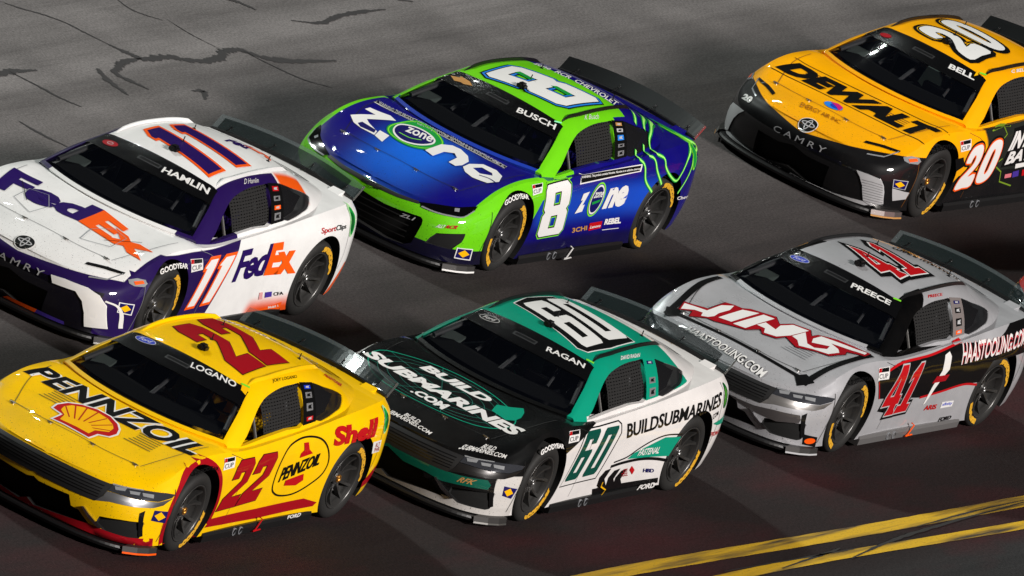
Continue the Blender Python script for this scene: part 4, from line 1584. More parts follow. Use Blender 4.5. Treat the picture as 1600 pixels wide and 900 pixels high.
def car60():
    p = paint('black_white_paint', (232, 228, 226), splits=[
        ([(1, 0, 2.6, -2.63)], (10, 11, 12), .004),
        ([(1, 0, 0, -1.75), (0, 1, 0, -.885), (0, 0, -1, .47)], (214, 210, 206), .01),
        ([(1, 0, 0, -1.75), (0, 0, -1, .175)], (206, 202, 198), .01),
    ])
    rp = paint('teal_roof_paint', (6, 150, 120), splits=[([(-1, 0, 1.0, -2.28)], (232, 228, 226), .006), ([(-.062, 0, -1, .885), (-1, 0, 0, .62)], (232, 228, 226), .004), ([(1, 0, 0, -.80), (0, -1, 0, .76), (0, 0, -1, .90)], (10, 11, 12), .004)])
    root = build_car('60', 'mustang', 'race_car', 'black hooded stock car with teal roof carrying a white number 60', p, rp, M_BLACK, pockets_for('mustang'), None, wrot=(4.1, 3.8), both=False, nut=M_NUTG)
    D = Decals('60', root)
    common(D, root, seam=mat('seam_dark', (4, 4, 4), .8))
    nose_mustang(D, root, trim=mat('dark_trim', (48, 46, 46), .3, .5))
    a, b, c, d, e, f = Z(550, 470), Z(570, 640), Z(790, 440), Z(840, 560), Z(780, 650), Z(980, 500, 7.5)
    # teal bumper bar
    bar = [uv('60', q, 'front') for q in b((300, 330), (590, 465), (740, 512), (960, 552), (985, 590), (960, 625), (800, 600), (600, 555), (470, 480), (300, 400))]
    D.poly('front', V('bumper_teal', (6, 92, 74)), half(bar, .395, .36), name='bumper_bar', px=False, lay=2)
    D.text('front', GOLD, 'RFK', b((715, 560), (850, 588), (880, 552), (745, 525)), name='team_lettering', shear=.3, lay=4)
    # hood chart
    cx = uv('60', a((700, 700))[0], 'hood')
    for i, rr in enumerate((.62, .54, .46, .36, .26)):
        pts = [(cx[0]+rr*1.15*math.cos(t), cx[1]+rr*.62*math.sin(t)) for t in np.linspace(0, 2*math.pi, 40)[:-1]]
        D.line('hood', TEAL if i == 0 else mat('vinyl_faint_teal', (30, 110, 96), .4), pts, .011 if i == 0 else .005, name='chart_ring', px=False, closed=True, smooth=0, lay=2)
    for t in np.linspace(0, math.pi, 5)[:-1]:
        D.line('hood', mat('vinyl_faint_teal', (30, 110, 96), .4), [(cx[0]+s*.71*math.cos(t+.3), cx[1]+s*.38*math.sin(t+.3)) for s in (-1, 1)], .005, name='chart_line', px=False, smooth=0, lay=2)
    D.poly('hood', TEAL, a((1090, 860), (1130, 815), (1240, 835), (1340, 845), (1345, 880), (1320, 920), (1270, 940), (1200, 935)), name='chart_wedge', lay=3)
    for txt, q in (('BUILD', a((520, 525), (1040, 800), (1115, 775), (590, 500))), ('SUBMARINES', None), ('.COM', a((448, 712), (712, 862), (768, 822), (494, 687)))):
        if txt == 'SUBMARINES':
            q = [a((75, 420))[0], b((1170, 215))[0], b((1265, 165))[0], a((170, 385))[0]]
        D.text('hood', WHITE, txt, q, name='hood_lettering', bold=.05, shear=.15, lay=4)
    D.text('hood', WHITE, 'BUILD\nSUBMARINES.COM', b((725, 310), (1095, 385), (1130, 330), (850, 240)), name='nose_lettering', bold=.02, lay=4)
    D.text('hood', WHITE, 'BUILD\nSUBMARINES.COM', b((140, 10), (500, 200), (560, 165), (210, -30)), name='nose_lettering', bold=.02, lay=4)
    D.text('hood', WHITE, 'FORDPERFORMANCE', a((0, 430), (170, 295), (200, 285), (25, 440)), name='fender_lettering', bold=.02, lay=4)
    # glass, roof
    ford_oval(D, a((1075, 142))[0], m=INK)
    D.text('wind', WHITE, 'RAGAN', c((312, 545), (610, 682), (625, 645), (328, 510)), name='driver_name', bvh=BVH_G, bold=.02, lay=4)
    D.poly('wind', LIME, c((630, 605), (690, 635), (685, 645), (628, 617)), name='windshield_sticker', bvh=BVH_G, lay=4)
    ru = [uv('60', q, 'roof') for q in c((70, 170), (170, 128), (370, 122), (1000, 470), (820, 520), (640, 552), (560, 520))]
    D.poly('roof', WHITE, smooth_poly(grow_poly(ru, .012), 1), name='roof_panel_border', px=False, lay=1)
    D.poly('roof', INK, ru, name='roof_panel', px=False, lay=2)
    number(D, 'roof', '60', [c((620, 522), (770, 480), (292, 150), (125, 176)), c((792, 462), (960, 445), (455, 142), (308, 140))], [(WHITE, 0)], 'roof_number', 4)
    D.text('rail', WHITE, 'DAVID RAGAN', c((898, 614), (1045, 590), (1048, 560), (900, 582)), name='signature', bvh=BVH_G, bold=.02)
    D.text('tail', LGREY, 'BUILDSUBMARINES.COM', c((600, 180), (1215, 470), (1240, 440), (660, 170)), name='rear_window_strip', bvh=BVH_G)
    bpillar(D, TEAL, [(.86, .96, NAVY), (.38, .58, WHITE), (.02, .32, WHITE)])
    # side
    panel = e((470, 555), (660, 180), (690, 100), (780, 80), (930, 36), (955, 60), (955, 130), (750, 485))
    pu = [uv('60', q, 'side') for q in panel]
    D.line('side', INK, pu, .012, name='number_border', px=False, closed=True, smooth=0, lay=2)
    number(D, 'side', '60', [e((505, 515), (600, 490), (800, 95), (690, 122)), e((640, 478), (745, 450), (945, 70), (838, 92))], [(DTEAL, 0)], 'door_number')
    D.text('side', INK, 'BUILDSUBMARINES', d((695, 625), (1420, 375), (1437, 255), (700, 510)), name='quarter_lettering', bold=.02, lay=3)
    D.text('side', INK, '.COM', d((1362, 480), (1408, 440), (1412, 408), (1365, 440)), name='quarter_lettering', bold=.01, lay=3)
    D.poly('side', TEAL, e((1000, 335), (1050, 290), (1180, 225), (1300, 165), (1420, 160), (1370, 230), (1320, 310), (1180, 318)), name='sponsor_flash', lay=2)
    D.text('side', WHITE, 'FASTENAL', e((1075, 310), (1240, 290), (1258, 238), (1095, 258)), name='sponsor_decal', shear=.3, bold=.02, lay=4)
    D.line('side', INK, e((870, 395), (960, 365), (1100, 335), (1220, 332), (1310, 345)), .028, name='side_stripe', lay=2)
    D.line('side', INK, e((895, 362), (1000, 318), (1090, 255), (1190, 195), (1300, 150), (1430, 140)), .014, name='side_stripe', lay=2)
    for i, x0 in enumerate((800, 870, 925)):
        D.poly('side', INK, e((x0+30, 425), (x0+75, 408), (x0+20, 490), (x0+30, 550), (x0-20, 560), (x0-40, 545), (x0-18, 480)), name='chevron', lay=2)
    D.poly('side', INK, e((725, 570), (860, 540), (1240, 480), (1235, 520), (900, 580), (740, 640)), name='sill_panel', lay=1)
    D.line('side', YELL, e((790, 505), (775, 540), (810, 565), (780, 630)), .014, name='bolt_emblem', lay=24, smooth=0)
    D.text('side', WHITE, 'FORD', e((1060, 572), (1180, 548), (1198, 502), (1075, 527)), name='skirt_lettering', bold=.04, shear=.2, lay=26)
    D.poly('side', RED, e((1015, 420), (1035, 388), (1055, 420), (1035, 455)), name='sponsor_sticker', lay=3)
    D.text('side', NAVY, 'HBD', e((1120, 438), (1205, 440), (1208, 410), (1125, 408)), name='sponsor_sticker', lay=3, bold=.03)
    D.text('side', DRED, 'CITI\nTOOL', e((948, 475), (1000, 465), (1010, 405), (960, 415)), name='sponsor_sticker', lay=3)
    D.text('side', WHITE, 'GOODYEAR', e((322, 312), (505, 258), (503, 222), (322, 272)), name='tyre_maker_lettering', arc=.8, bold=.04)
    cup_logo(D, e((545, 120), (628, 105), (620, 195), (538, 215)))
    sticker_corner(D, b((1090, 598), (1190, 618), (1140, 695), (1072, 672)))
    D.text('side', RED, 'PROMATX', d((1350, 610), (1425, 580), (1430, 545), (1355, 575)), name='quarter_sticker_text', lay=3)
    D.poly('side', TEAL, d((1370, 510), (1470, 420), (1450, 490), (1400, 520)), name='quarter_flash', lay=3)
    ellipse(D, 'side', d((1470, 300))[0], .050, .098, DGREEN, 'filler_ring', 3)
    ellipse(D, 'side', d((1466, 300))[0], .030, .07, mat('vinyl_leaf', (60, 130, 30), .4), 'filler_cap', 4)
    return root
def car8():
    G, B = (112, 214, 20), (14, 8, 116)
    p = paint('blue_green_paint', B, splits=[
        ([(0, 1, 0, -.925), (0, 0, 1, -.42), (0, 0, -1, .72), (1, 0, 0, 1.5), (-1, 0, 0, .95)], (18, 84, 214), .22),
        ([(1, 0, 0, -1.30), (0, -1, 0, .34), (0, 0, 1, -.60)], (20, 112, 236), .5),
        ([(1, 0, .5, -1.24), (0, 1, 0, -.835)], G, .006),
        ([(1, 0, 3.2, -3.0), (0, 1, 0, -.885)], G, .006),
        ([(1, 0, 0, -1.9), (0, 0, -1, .518)], G, .006),
        ([(1, 0, 0, -1.70), (0, 0, -1, .235)], (14, 12, 40), .006),
        ([(-1, 0, 0, 1.2), (0, 0, -1, .25), (1, 0, 0, 1.2)], (16, 12, 66), .10),
    ])
    rp = paint('green_roof_paint', G, splits=[([(-1, 0, 0, -.86)], B, .006), ([(-1, 0, 0, -.62), (0, 1, -.25, -.30)], B, .006), ([(-.062, 0, -1, .885), (-1, 0, 0, .30)], B, .004), ([(1, 0, 0, -.80), (0, -1, 0, .76), (0, 0, -1, .90)], (30, 60, 170), .004)])
    root = build_car('8', 'camaro', 'race_car', 'lime and blue stock car with a large white number 8 on its green roof', p, rp, M_BLACK, pockets_for('camaro'), None, spoiler_dark=True, wrot=(2.6, 2.2), nut=M_NUTG, wear=WHITE)
    D = Decals('8', root)
    common(D, root, seam=mat('seam_dark', (4, 4, 4), .8))
    a, b, c, d, e = Z(470, 90), Z(480, 250), Z(700, 80), Z(800, 160), Z(740, 250)
    g = raise_panel(root, 'grille', CM['slim'], 'front', .004, MESHB)
    for s in (1, -1):
        fl = (lambda u: u) if s > 0 else flip
        l = raise_panel(root, 'headlight', fl(CM['lamp']), 'front', .006, mat('dark_lens', (10, 10, 12), .1, 0, 1.))
        D.line('front', LAMPB, fl(F8((892, 364), (1000, 410), (1120, 440), (1220, 450), (1305, 400))), .010, name='daytime_lamp', px=False, lay=7, smooth=3).parent = l
        D.poly('front', LAMPB, fl(F8((1150, 380), (1190, 383), (1185, 410), (1148, 405))), name='lamp_element', px=False, lay=7).parent = l
    bt = F8((430, 150), (480, 165), (490, 155), (540, 180), (535, 200), (580, 215), (570, 232), (515, 215), (505, 222), (465, 200), (470, 185), (435, 165))
    D.line('front', CHROME, bt, .006, name='maker_badge', px=False, closed=True, smooth=0, lay=4)
    D.text('front', LGREY, 'ZL1', F8((720, 435), (835, 475), (850, 450), (735, 412)), name='grille_lettering', px=False, shear=.2, lay=4)
    for i in range(4):
        y_ = .20+.055*i
        D.line('front', MESHB, [(yy, y_) for yy in np.linspace(-.5, .5, 12)], .010, name='grille_bar', px=False, smooth=0, lay=2)
    D.text('corner', WHITE, 'ALLY', b((1000, 525), (1075, 532), (1085, 508), (1020, 500)), name='sponsor_sticker', shear=.3, lay=3)
    D.text('corner', RED, 'RCR', b((1075, 532), (1165, 540), (1180, 512), (1085, 508)), name='sponsor_sticker', shear=.3, lay=3, bold=.05)
    # hood graphics
    bandq = a((560, 345), (830, 480), (880, 470), (1560, 830), (1620, 850), (1600, 810), (1530, 790), (860, 450), (700, 370), (620, 340))
    D.line('hood', WHITE, a((580, 345), (840, 470), (1480, 800), (1600, 860)), .062, name='hood_band_border', smooth=0, lay=2)
    D.line('hood', INK, a((590, 347), (840, 470), (1480, 800), (1600, 860)), .046, name='hood_band', smooth=0, lay=3)
    D.text('hood', LGREY, 'WARNING: THIS PRODUCT CONTAINS NICOTINE. NICOTINE IS AN ADDICTIVE CHEMICAL.', a((600, 365), (1590, 872), (1600, 848), (615, 342)), name='hood_warning', bold=.01, lay=4)
    h8 = Z(500, 140, 4.55)
    D.poly('hood', WHITE, h8((215, 182), (290, 178), (395, 182), (318, 140), (355, 130), (500, 188), (540, 225), (500, 221), (400, 215), (332, 212), (348, 240), (405, 300), (385, 325), (290, 275), (238, 235)), name='hood_lettering', lay=3)
    D.poly('hood', NAVY, h8((268, 240), (300, 232), (396, 290), (384, 310), (285, 266)), name='hood_lettering_counter', lay=4)
    D.poly('hood', WHITE, h8((388, 328), (425, 292), (492, 330), (440, 374)), name='hood_lettering', lay=3)
    D.poly('hood', GREEN_V, h8((480, 262), (560, 236), (700, 225), (800, 280), (866, 350), (880, 392), (840, 420), (740, 430), (640, 410), (540, 362), (478, 305)), name='hood_emblem', lay=4, smooth=4)
    D.line('hood', LIME, h8((492, 270), (565, 242), (695, 235), (792, 288), (856, 350), (868, 390), (835, 412), (740, 420), (645, 401), (548, 354), (490, 305)), .012, name='emblem_swirl', lay=5, closed=True)
    D.poly('hood', WHITE, h8((518, 282), (570, 248), (680, 268), (780, 320), (820, 368), (795, 396), (690, 400), (588, 372), (528, 326)), name='hood_emblem', lay=6, smooth=4)
    D.poly('hood', NAVY, h8((530, 285), (574, 257), (680, 277), (772, 326), (806, 366), (786, 387), (692, 391), (595, 365), (540, 322)), name='hood_emblem', lay=7, smooth=4)
    D.text('hood', WHITE, 'zone', h8((600, 302), (790, 384), (806, 345), (620, 264)), name='emblem_lettering', shear=.2, lay=8)
    D.line('hood', LIME, h8((560, 310), (640, 350), (720, 365)), .012, name='emblem_bar', lay=8)
    D.poly('hood', WHITE, h8((745, 437), (860, 396), (940, 405), (1000, 432), (1050, 480), (1055, 520), (1010, 545), (960, 550), (912, 522), (972, 492), (955, 460), (880, 450), (800, 478)), name='hood_lettering', lay=9)
    D.poly('hood', WHITE, h8((1015, 552), (1060, 532), (1160, 535), (1255, 578), (1295, 620), (1272, 660), (1190, 668), (1080, 627), (1030, 588)), h8((1085, 560), (1150, 558), (1222, 598), (1226, 616), (1135, 600)), name='hood_lettering', lay=4)
    D.line('hood', NAVY, h8((1130, 612), (1200, 636), (1250, 668)), .014, name='hood_lettering_slit', lay=5)
    # glass, roof
    D.poly('wind', GOLD, a((1170, 145), (1240, 160), (1250, 150), (1320, 190), (1340, 225), (1270, 210), (1250, 195), (1200, 185)), name='maker_badge', bvh=BVH_G, lay=4)
    D.text('wind', WHITE, 'BUSCH', c((530, 478), (830, 618), (848, 575), (552, 442)), name='driver_name', bvh=BVH_G, bold=.02, lay=4)
    D.poly('wind', V('mint', (150, 250, 190)), c((832, 545), (888, 560), (880, 568), (828, 555)), name='windshield_sticker', bvh=BVH_G, lay=4)
    number(D, 'roof', '8', [c((890, 438), (1205, 398), (520, 118), (270, 190))], [(INK, .05), (SKYB, .034), (INK, .014), (WHITE, 0)], 'roof_number')
    for q in (c((520, 170), (560, 165), (665, 220), (640, 230)), c((800, 275), (850, 280), (970, 345), (930, 350))):
        D.poly('roof', GREEN_V, q, name='number_inlay', lay=6.5)
    D.text('rail', WHITE, 'K Busch', c((1065, 535), (1180, 530), (1170, 490), (1060, 500)), name='signature', bvh=BVH_G, shear=.5, bold=-.005)
    D.text('tail', WHITE, 'zone  RCR  CHEVROLET', c((660, 100), (1310, 430), (1335, 405), (700, 95)), name='rear_window_strip', bvh=BVH_G)
    bpillar(D, INK, [(.86, .96, GOLD), (.70, .82, LGREY), (.48, .66, SKYB), (.30, .42, WHITE), (.05, .24, WHITE)])
    # wavy neon lines over the quarter
    for w1 in (.030,):
        for pts in (d((940, 75), (960, 165)), d((1005, 100), (1025, 160), (1030, 210)), d((1080, 150), (1085, 200), (1070, 290), (1075, 350), (1130, 400), (1190, 440), (1200, 500), (1240, 580), (1285, 610), (1320, 560), (1370, 450), (1390, 355), (1260, 245)),
                    d((965, 370), (980, 430), (1030, 480), (1040, 600), (1090, 700)), d((1025, 330), (1030, 390), (1110, 440), (1130, 520), (1165, 640)), d((1290, 710), (1360, 600), (1400, 510), (1415, 420), (1440, 340), (1360, 290), (1260, 240))):
            D.line('side', GREEN_V, pts, .034, name='wave_glow', lay=2)
            D.line('side', NEON, pts, .015, name='wave_line', lay=3)
    # door
    number(D, 'side', '8', [e((485, 605), (680, 570), (752, 152), (560, 205))], [(LIME, .022), (INK, .012), (WHITE, 0)], 'door_number')
    D.poly('side', WHITE, e((822, 105), (1318, 32), (1305, 90), (828, 192)), name='warning_border', lay=2)
    D.poly('side', INK, e((832, 113), (1308, 42), (1296, 84), (838, 180)), name='warning_panel', lay=3)
    D.text('side', WHITE, 'WARNING: This product contains Nicotine. Nicotine is an addictive chemical.', e((840, 150), (1300, 78), (1303, 58), (840, 125)), name='warning_lettering', lay=4)
    D.text('side', WHITE, 'z', e((785, 418), (860, 395), (905, 245), (840, 268)), name='door_lettering', shear=.2, bold=.06, lay=4)
    D.text('side', WHITE, 'ne', e((995, 385), (1175, 355), (1218, 190), (1050, 222)), name='door_lettering', shear=.2, bold=.06, lay=4)
    zc_ = uv('8', e((958, 308))[0], 'side')
    ellipse(D, 'side', zc_, .135, .165, LIME, 'door_emblem', 3, px=False, a2=.120, b2=.15)
    ellipse(D, 'side', zc_, .112, .142, WHITE, 'door_emblem', 4, px=False)
    ellipse(D, 'side', zc_, .098, .125, NAVY, 'door_emblem', 5, px=False)
    D.text('side', WHITE, 'zone', [(zc_[0]-.08, zc_[1]+.02), (zc_[0]+.085, zc_[1]+.02), (zc_[0]+.085, zc_[1]+.075), (zc_[0]-.08, zc_[1]+.075)], name='emblem_lettering', px=False, shear=.3, lay=6)
    D.poly('side', GREEN_V, [(zc_[0]-.075, zc_[1]-.02), (zc_[0]+.07, zc_[1]-.0), (zc_[0]+.06, zc_[1]-.025), (zc_[0]-.06, zc_[1]-.045)], name='emblem_bar', px=False, lay=6)
    D.text('side', GOLD, '3CHI', e((765, 568), (882, 545), (885, 510), (770, 530)), name='sponsor_sticker', lay=3, bold=.03)
    D.poly('side', RED, e((892, 552), (990, 530), (1003, 475), (905, 492)), name='sponsor_sticker', lay=3)
    D.text('side', WHITE, 'Lenovo', e((905, 535), (985, 520), (992, 498), (912, 512)), name='sponsor_sticker_text', lay=4)
    D.text('side', WHITE, 'REBEL', e((1015, 505), (1145, 492), (1150, 445), (1028, 460)), name='sponsor_sticker', bold=.05, lay=3)
    D.line('side', WHITE, e((1000, 545), (1130, 530)), .006, name='sponsor_underline', lay=3, smooth=0)
    D.text('side', WHITE, 'GOODYEAR', e((240, 360), (432, 310), (425, 272), (240, 322)), name='tyre_maker_lettering', arc=.8, bold=.03)
    cup_logo(D, e((452, 195), (538, 178), (530, 255), (460, 278)))
    D.poly('corner', WHITE, b((1170, 682), (1295, 695), (1272, 785), (1145, 765)), name='contingency_sticker_border', lay=1)
    sticker_corner(D, b((1178, 690), (1286, 702), (1265, 776), (1154, 758)))
    D.text('side', WHITE, 'Chevys', d((1285, 770), (1375, 740), (1385, 705), (1290, 735)), name='quarter_sticker_text', lay=3)
    ellipse(D, 'side', d((1427, 430))[0], .058, .112, LIME, 'filler_ring', 4)
    ellipse(D, 'side', d((1427, 430))[0], .044, .092, GREEN_V, 'filler_cap', 5)
    j = link('jack_bracket', PM['jack'], WHITE, root)
    j.location = (.03, 0, -.02)
    link('spoiler_tip', PM['spoiler_tip'], RED, root)
    return root
F11 = fr('11', Z(0, 350))
CA['wing11'] = F11((400, 398), (500, 430), (680, 500), (770, 560), (825, 640), (830, 815), (655, 795), (655, 690), (640, 600), (590, 525), (410, 460))
def nose_camry(D, root, wing_m, strip=True, corner_m=None, wing='wing'):
    for s in (1, -1):
        fl = (lambda u: u) if s > 0 else flip
        raise_panel(root, 'bumper_winglet', fl(CA[wing]), 'front', .012, wing_m)
        if strip:
            raise_panel(root, 'bumper_strip', fl(CA['strip']), 'front', .008, wing_m)
        if corner_m:
            D.poly('front', corner_m, fl(CA['corner']), name='corner_panel', px=False, lay=2)
        # slim headlight outline and lamp
        D.line('front', INK, fl(F20((1155, 208), (1300, 245), (1430, 288))), .016, name='headlight_brow', px=False, smooth=0, lay=3)
        D.line('front', LAMPB, fl(F20((1172, 302), (1305, 326), (1412, 292), (1420, 284))), .010, name='headlight_outline', px=False, smooth=0, lay=3)
        l = raise_panel(root, 'headlight', fl(F20((1455, 330), (1520, 322), (1575, 335), (1590, 362), (1565, 385), (1500, 378), (1462, 358))), 'front', .006, LAMPB)
        D.poly('front', ORANGE, fl(F20((1495, 345), (1560, 340), (1570, 360), (1505, 370))), name='lamp_element', px=False, lay=7).parent = l
def toyota(D, c):
    ellipse(D, 'hood', c, .092, .085, WHITE, 'maker_badge', 3)
    ellipse(D, 'hood', c, .084, .077, INK, 'maker_badge', 4)
    ellipse(D, 'hood', c, .070, .026, LGREY, 'maker_badge', 5, a2=.058, b2=.016)
    ellipse(D, 'hood', c, .026, .062, LGREY, 'maker_badge', 5.5, a2=.016, b2=.050)
def car11():
    PU, W = (36, 16, 80), (238, 237, 236)
    p = paint('white_purple_paint', W, splits=[
        ([(1, .35, .42, -.85), (0, 1, 0, -.84), (0, 0, -1, .79)], PU, .005),
        ([(1, 0, .42, -.51), (0, 1, 0, -.895)], PU, .005),
        ([(1, 0, 0, -1.62), (0, 1, 1.55, -1.82), (0, 0, -1, .66)], PU, .004),
        ([(1, 0, 0, -1.75), (0, .08, -1, .512)], PU, .005),
        ([(1, 0, 0, -1.75), (0, -1, 0, .80), (0, .05, -1, .43)], (14, 12, 22), .006),
        ([(-1, 0, 0, -.35), (0, 0, -1, .215), (1, 0, 0, 1.2)], (240, 84, 24), .16),
        ([(-1, 0, .9, -2.18)], (240, 92, 16), .006) if False else ([(-1, 0, -.8, -1.63), (0, 0, -1, .45)], (244, 92, 16), .006),
    ])
    rp = paint('white_roof_paint', W, splits=[
        ([(0, 1, .30, -.905), (1, 0, 0, .75)], PU, .004),
        ([(-.062, 0, -1, .885), (-1, 0, 0, .16)], W, .004),
        ([(0, 1, .30, -.905), (-1, 0, 0, -.78), (1, 0, 0, 1.24), (0, 0, 1, -1.0)], (244, 92, 16), .05),
    ])
    root = build_car('11', 'camry', 'race_car', 'white and purple stock car with an orange edged number 11 on its white roof', p, rp, V('rail_white', (225, 225, 225)), pockets_for('camry'), None, wrot=(2.6, 2.3), both=False, nut=M_NUTG)
    D = Decals('11', root)
    common(D, root, seam=mat('seam_light', (120, 120, 124), .6))
    nose_camry(D, root, WHITE, strip=False, wing='wing11')
    a, b, c, d, e = Z(0, 180), Z(0, 350), Z(200, 175), Z(250, 330), Z(330, 170, 6)
    D.text('front', LGREY, 'CAMRY', [uv('20', q, 'front') for q in Z(1120, 180)((440, 118), (835, 300), (862, 258), (458, 76))], name='nose_lettering', px=False, space=1.5, bold=.0, lay=4)
    toyota(D, b((195, 140))[0])
    D.poly('front', ORANGE, [uv('11', q, 'front') for q in b((60, 560), (290, 665), (285, 705), (35, 590))], name='splitter_stripe', px=False, lay=3)
    D.poly('front', VIOLET, [uv('11', q, 'front') for q in b((290, 665), (500, 760), (500, 785), (285, 705))], name='splitter_stripe', px=False, lay=3)
    # hood
    D.text('hood', PURPLE, 'Fed', [a((-60, 555))[0], a((610, 830))[0], a((815, 745))[0], a((110, 412))[0]], name='hood_lettering', bold=.05, lay=3)
    D.text('hood', ORANGE, 'Ex', [a((610, 830))[0], b((1100, 290))[0], b((1245, 210))[0], a((815, 745))[0]], name='hood_lettering', bold=.05, lay=3)
    for s in (-1, 1):
        P = [hood_uv(1.86, s*.26), hood_uv(1.62, s*.22), hood_uv(1.44, s*.34), hood_uv(1.50, s*.50), hood_uv(1.74, s*.50)]
        D.line('hood', V('vent_grey', (150, 152, 156)), P+P[:1], .007, name='hood_vent', px=False, smooth=0, lay=4)
        D.line('hood', INK, [hood_uv(1.70, s*.40), hood_uv(1.44, s*.62)], .007, name='hood_vent_gap', px=False, smooth=0, lay=5)
    # glass, roof
    ellipse(D, 'wind', a((862, 222))[0], .075, .045, DRED, 'maker_badge', 4, bvh=BVH_G)
    ellipse(D, 'wind', a((862, 222))[0], .030, .022, LGREY, 'maker_badge', 5, bvh=BVH_G, a2=.022, b2=.014)
    D.text('wind', WHITE, 'HAMLIN', c((255, 470), (622, 648), (645, 600), (285, 432)), name='driver_name', bvh=BVH_G, bold=.03, lay=4)
    number(D, 'roof', '11', [c((612, 528), (768, 460), (240, 108), (82, 148)), c((830, 440), (968, 425), (440, 98), (285, 102))], [(ORANGE, .0), (PURPLE, -.034)], 'roof_number')
    D.text('rail', WHITE, 'D Hamlin', c((905, 565), (1025, 552), (1010, 515), (900, 525)), name='signature', bvh=BVH_G, shear=.5, bold=-.005)
    D.text('tail', PURPLE, 'Fed', e((120, 300), (330, 380), (400, 350), (170, 290)), name='rear_window_lettering', bvh=BVH_G, bold=.05)
    D.text('tail', ORANGE, 'Ex', e((300, 340), (560, 490), (640, 480), (400, 350)), name='rear_window_lettering', bvh=BVH_G, bold=.05)
    bpillar(D, INK, [(.80, .95, RED), (.56, .72, WHITE), (.34, .48, ORANGE), (.05, .3, WHITE)])
    # side
    number(D, 'side', '11', [d((172, 778), (262, 756), (478, 340), (375, 362)), d((290, 748), (382, 724), (612, 312), (490, 340))], [(ORANGE, .0), (WHITE, -.026)], 'door_number')
    D.text('side', PURPLE, 'Fed', d((555, 560), (805, 500), (892, 248), (640, 308)), name='door_lettering', bold=.03, shear=.05, space=.9, lay=3)
    D.text('side', ORANGE, 'Ex', d((805, 502), (1055, 482), (1058, 222), (885, 250)), name='door_lettering', bold=.05, shear=.0, space=.9, lay=4)
    D.text('side', RED, 'Sport', d((1258, 190), (1370, 165), (1378, 110), (1262, 130)), name='quarter_lettering', bold=.02)
    D.text('side', INK, 'Clips', d((1370, 165), (1450, 145), (1455, 95), (1378, 110)), name='quarter_lettering', bold=.02)
    D.poly('side', V('pale_red', (220, 160, 160)), d((765, 690), (775, 635), (800, 630), (795, 685)), name='sponsor_sticker', lay=3)
    D.poly('side', VIOLET, d((815, 675), (868, 665), (872, 625), (820, 632)), name='sponsor_sticker', lay=3)
    D.text('side', INK, 'CFA', d((885, 660), (962, 650), (960, 625), (885, 632)), name='sponsor_sticker', lay=3)
    D.poly('side', ORANGE, d((790, 810), (760, 775), (950, 705), (925, 765)), name='sill_panel', lay=2)
    D.text('side', WHITE, 'Mobil 1', d((840, 760), (920, 745), (918, 728), (842, 742)), name='sponsor_sticker', lay=3, bold=.03)
    D.text('side', WHITE, 'GOODYEAR', d((0, 500), (216, 452), (216, 412), (-4, 458)), name='tyre_maker_lettering', arc=.7, bold=.03)
    cup_logo(D, d((235, 375), (330, 368), (332, 455), (240, 478)))
    D.poly('corner', WHITE, b((930, 610), (1052, 628), (1025, 715), (912, 690)), name='contingency_sticker_border', lay=1)
    sticker_corner(D, b((938, 618), (1043, 634), (1019, 706), (920, 684)))
    D.line('front', WHITE, F20((1290, 480), (1370, 515), (1400, 560), (1395, 680)), .014, name='bumper_pinstripe', px=False, lay=3)
    ellipse(D, 'side', d((1505, 88))[0], .068, .125, V('pale_green', (170, 220, 160)), 'filler_ring', 2)
    ellipse(D, 'side', d((1507, 88))[0], .056, .105, GREEN_V, 'filler_ring', 3)
    ellipse(D, 'side', d((1503, 90))[0], .036, .075, DGREEN, 'filler_cap', 4)
    return root
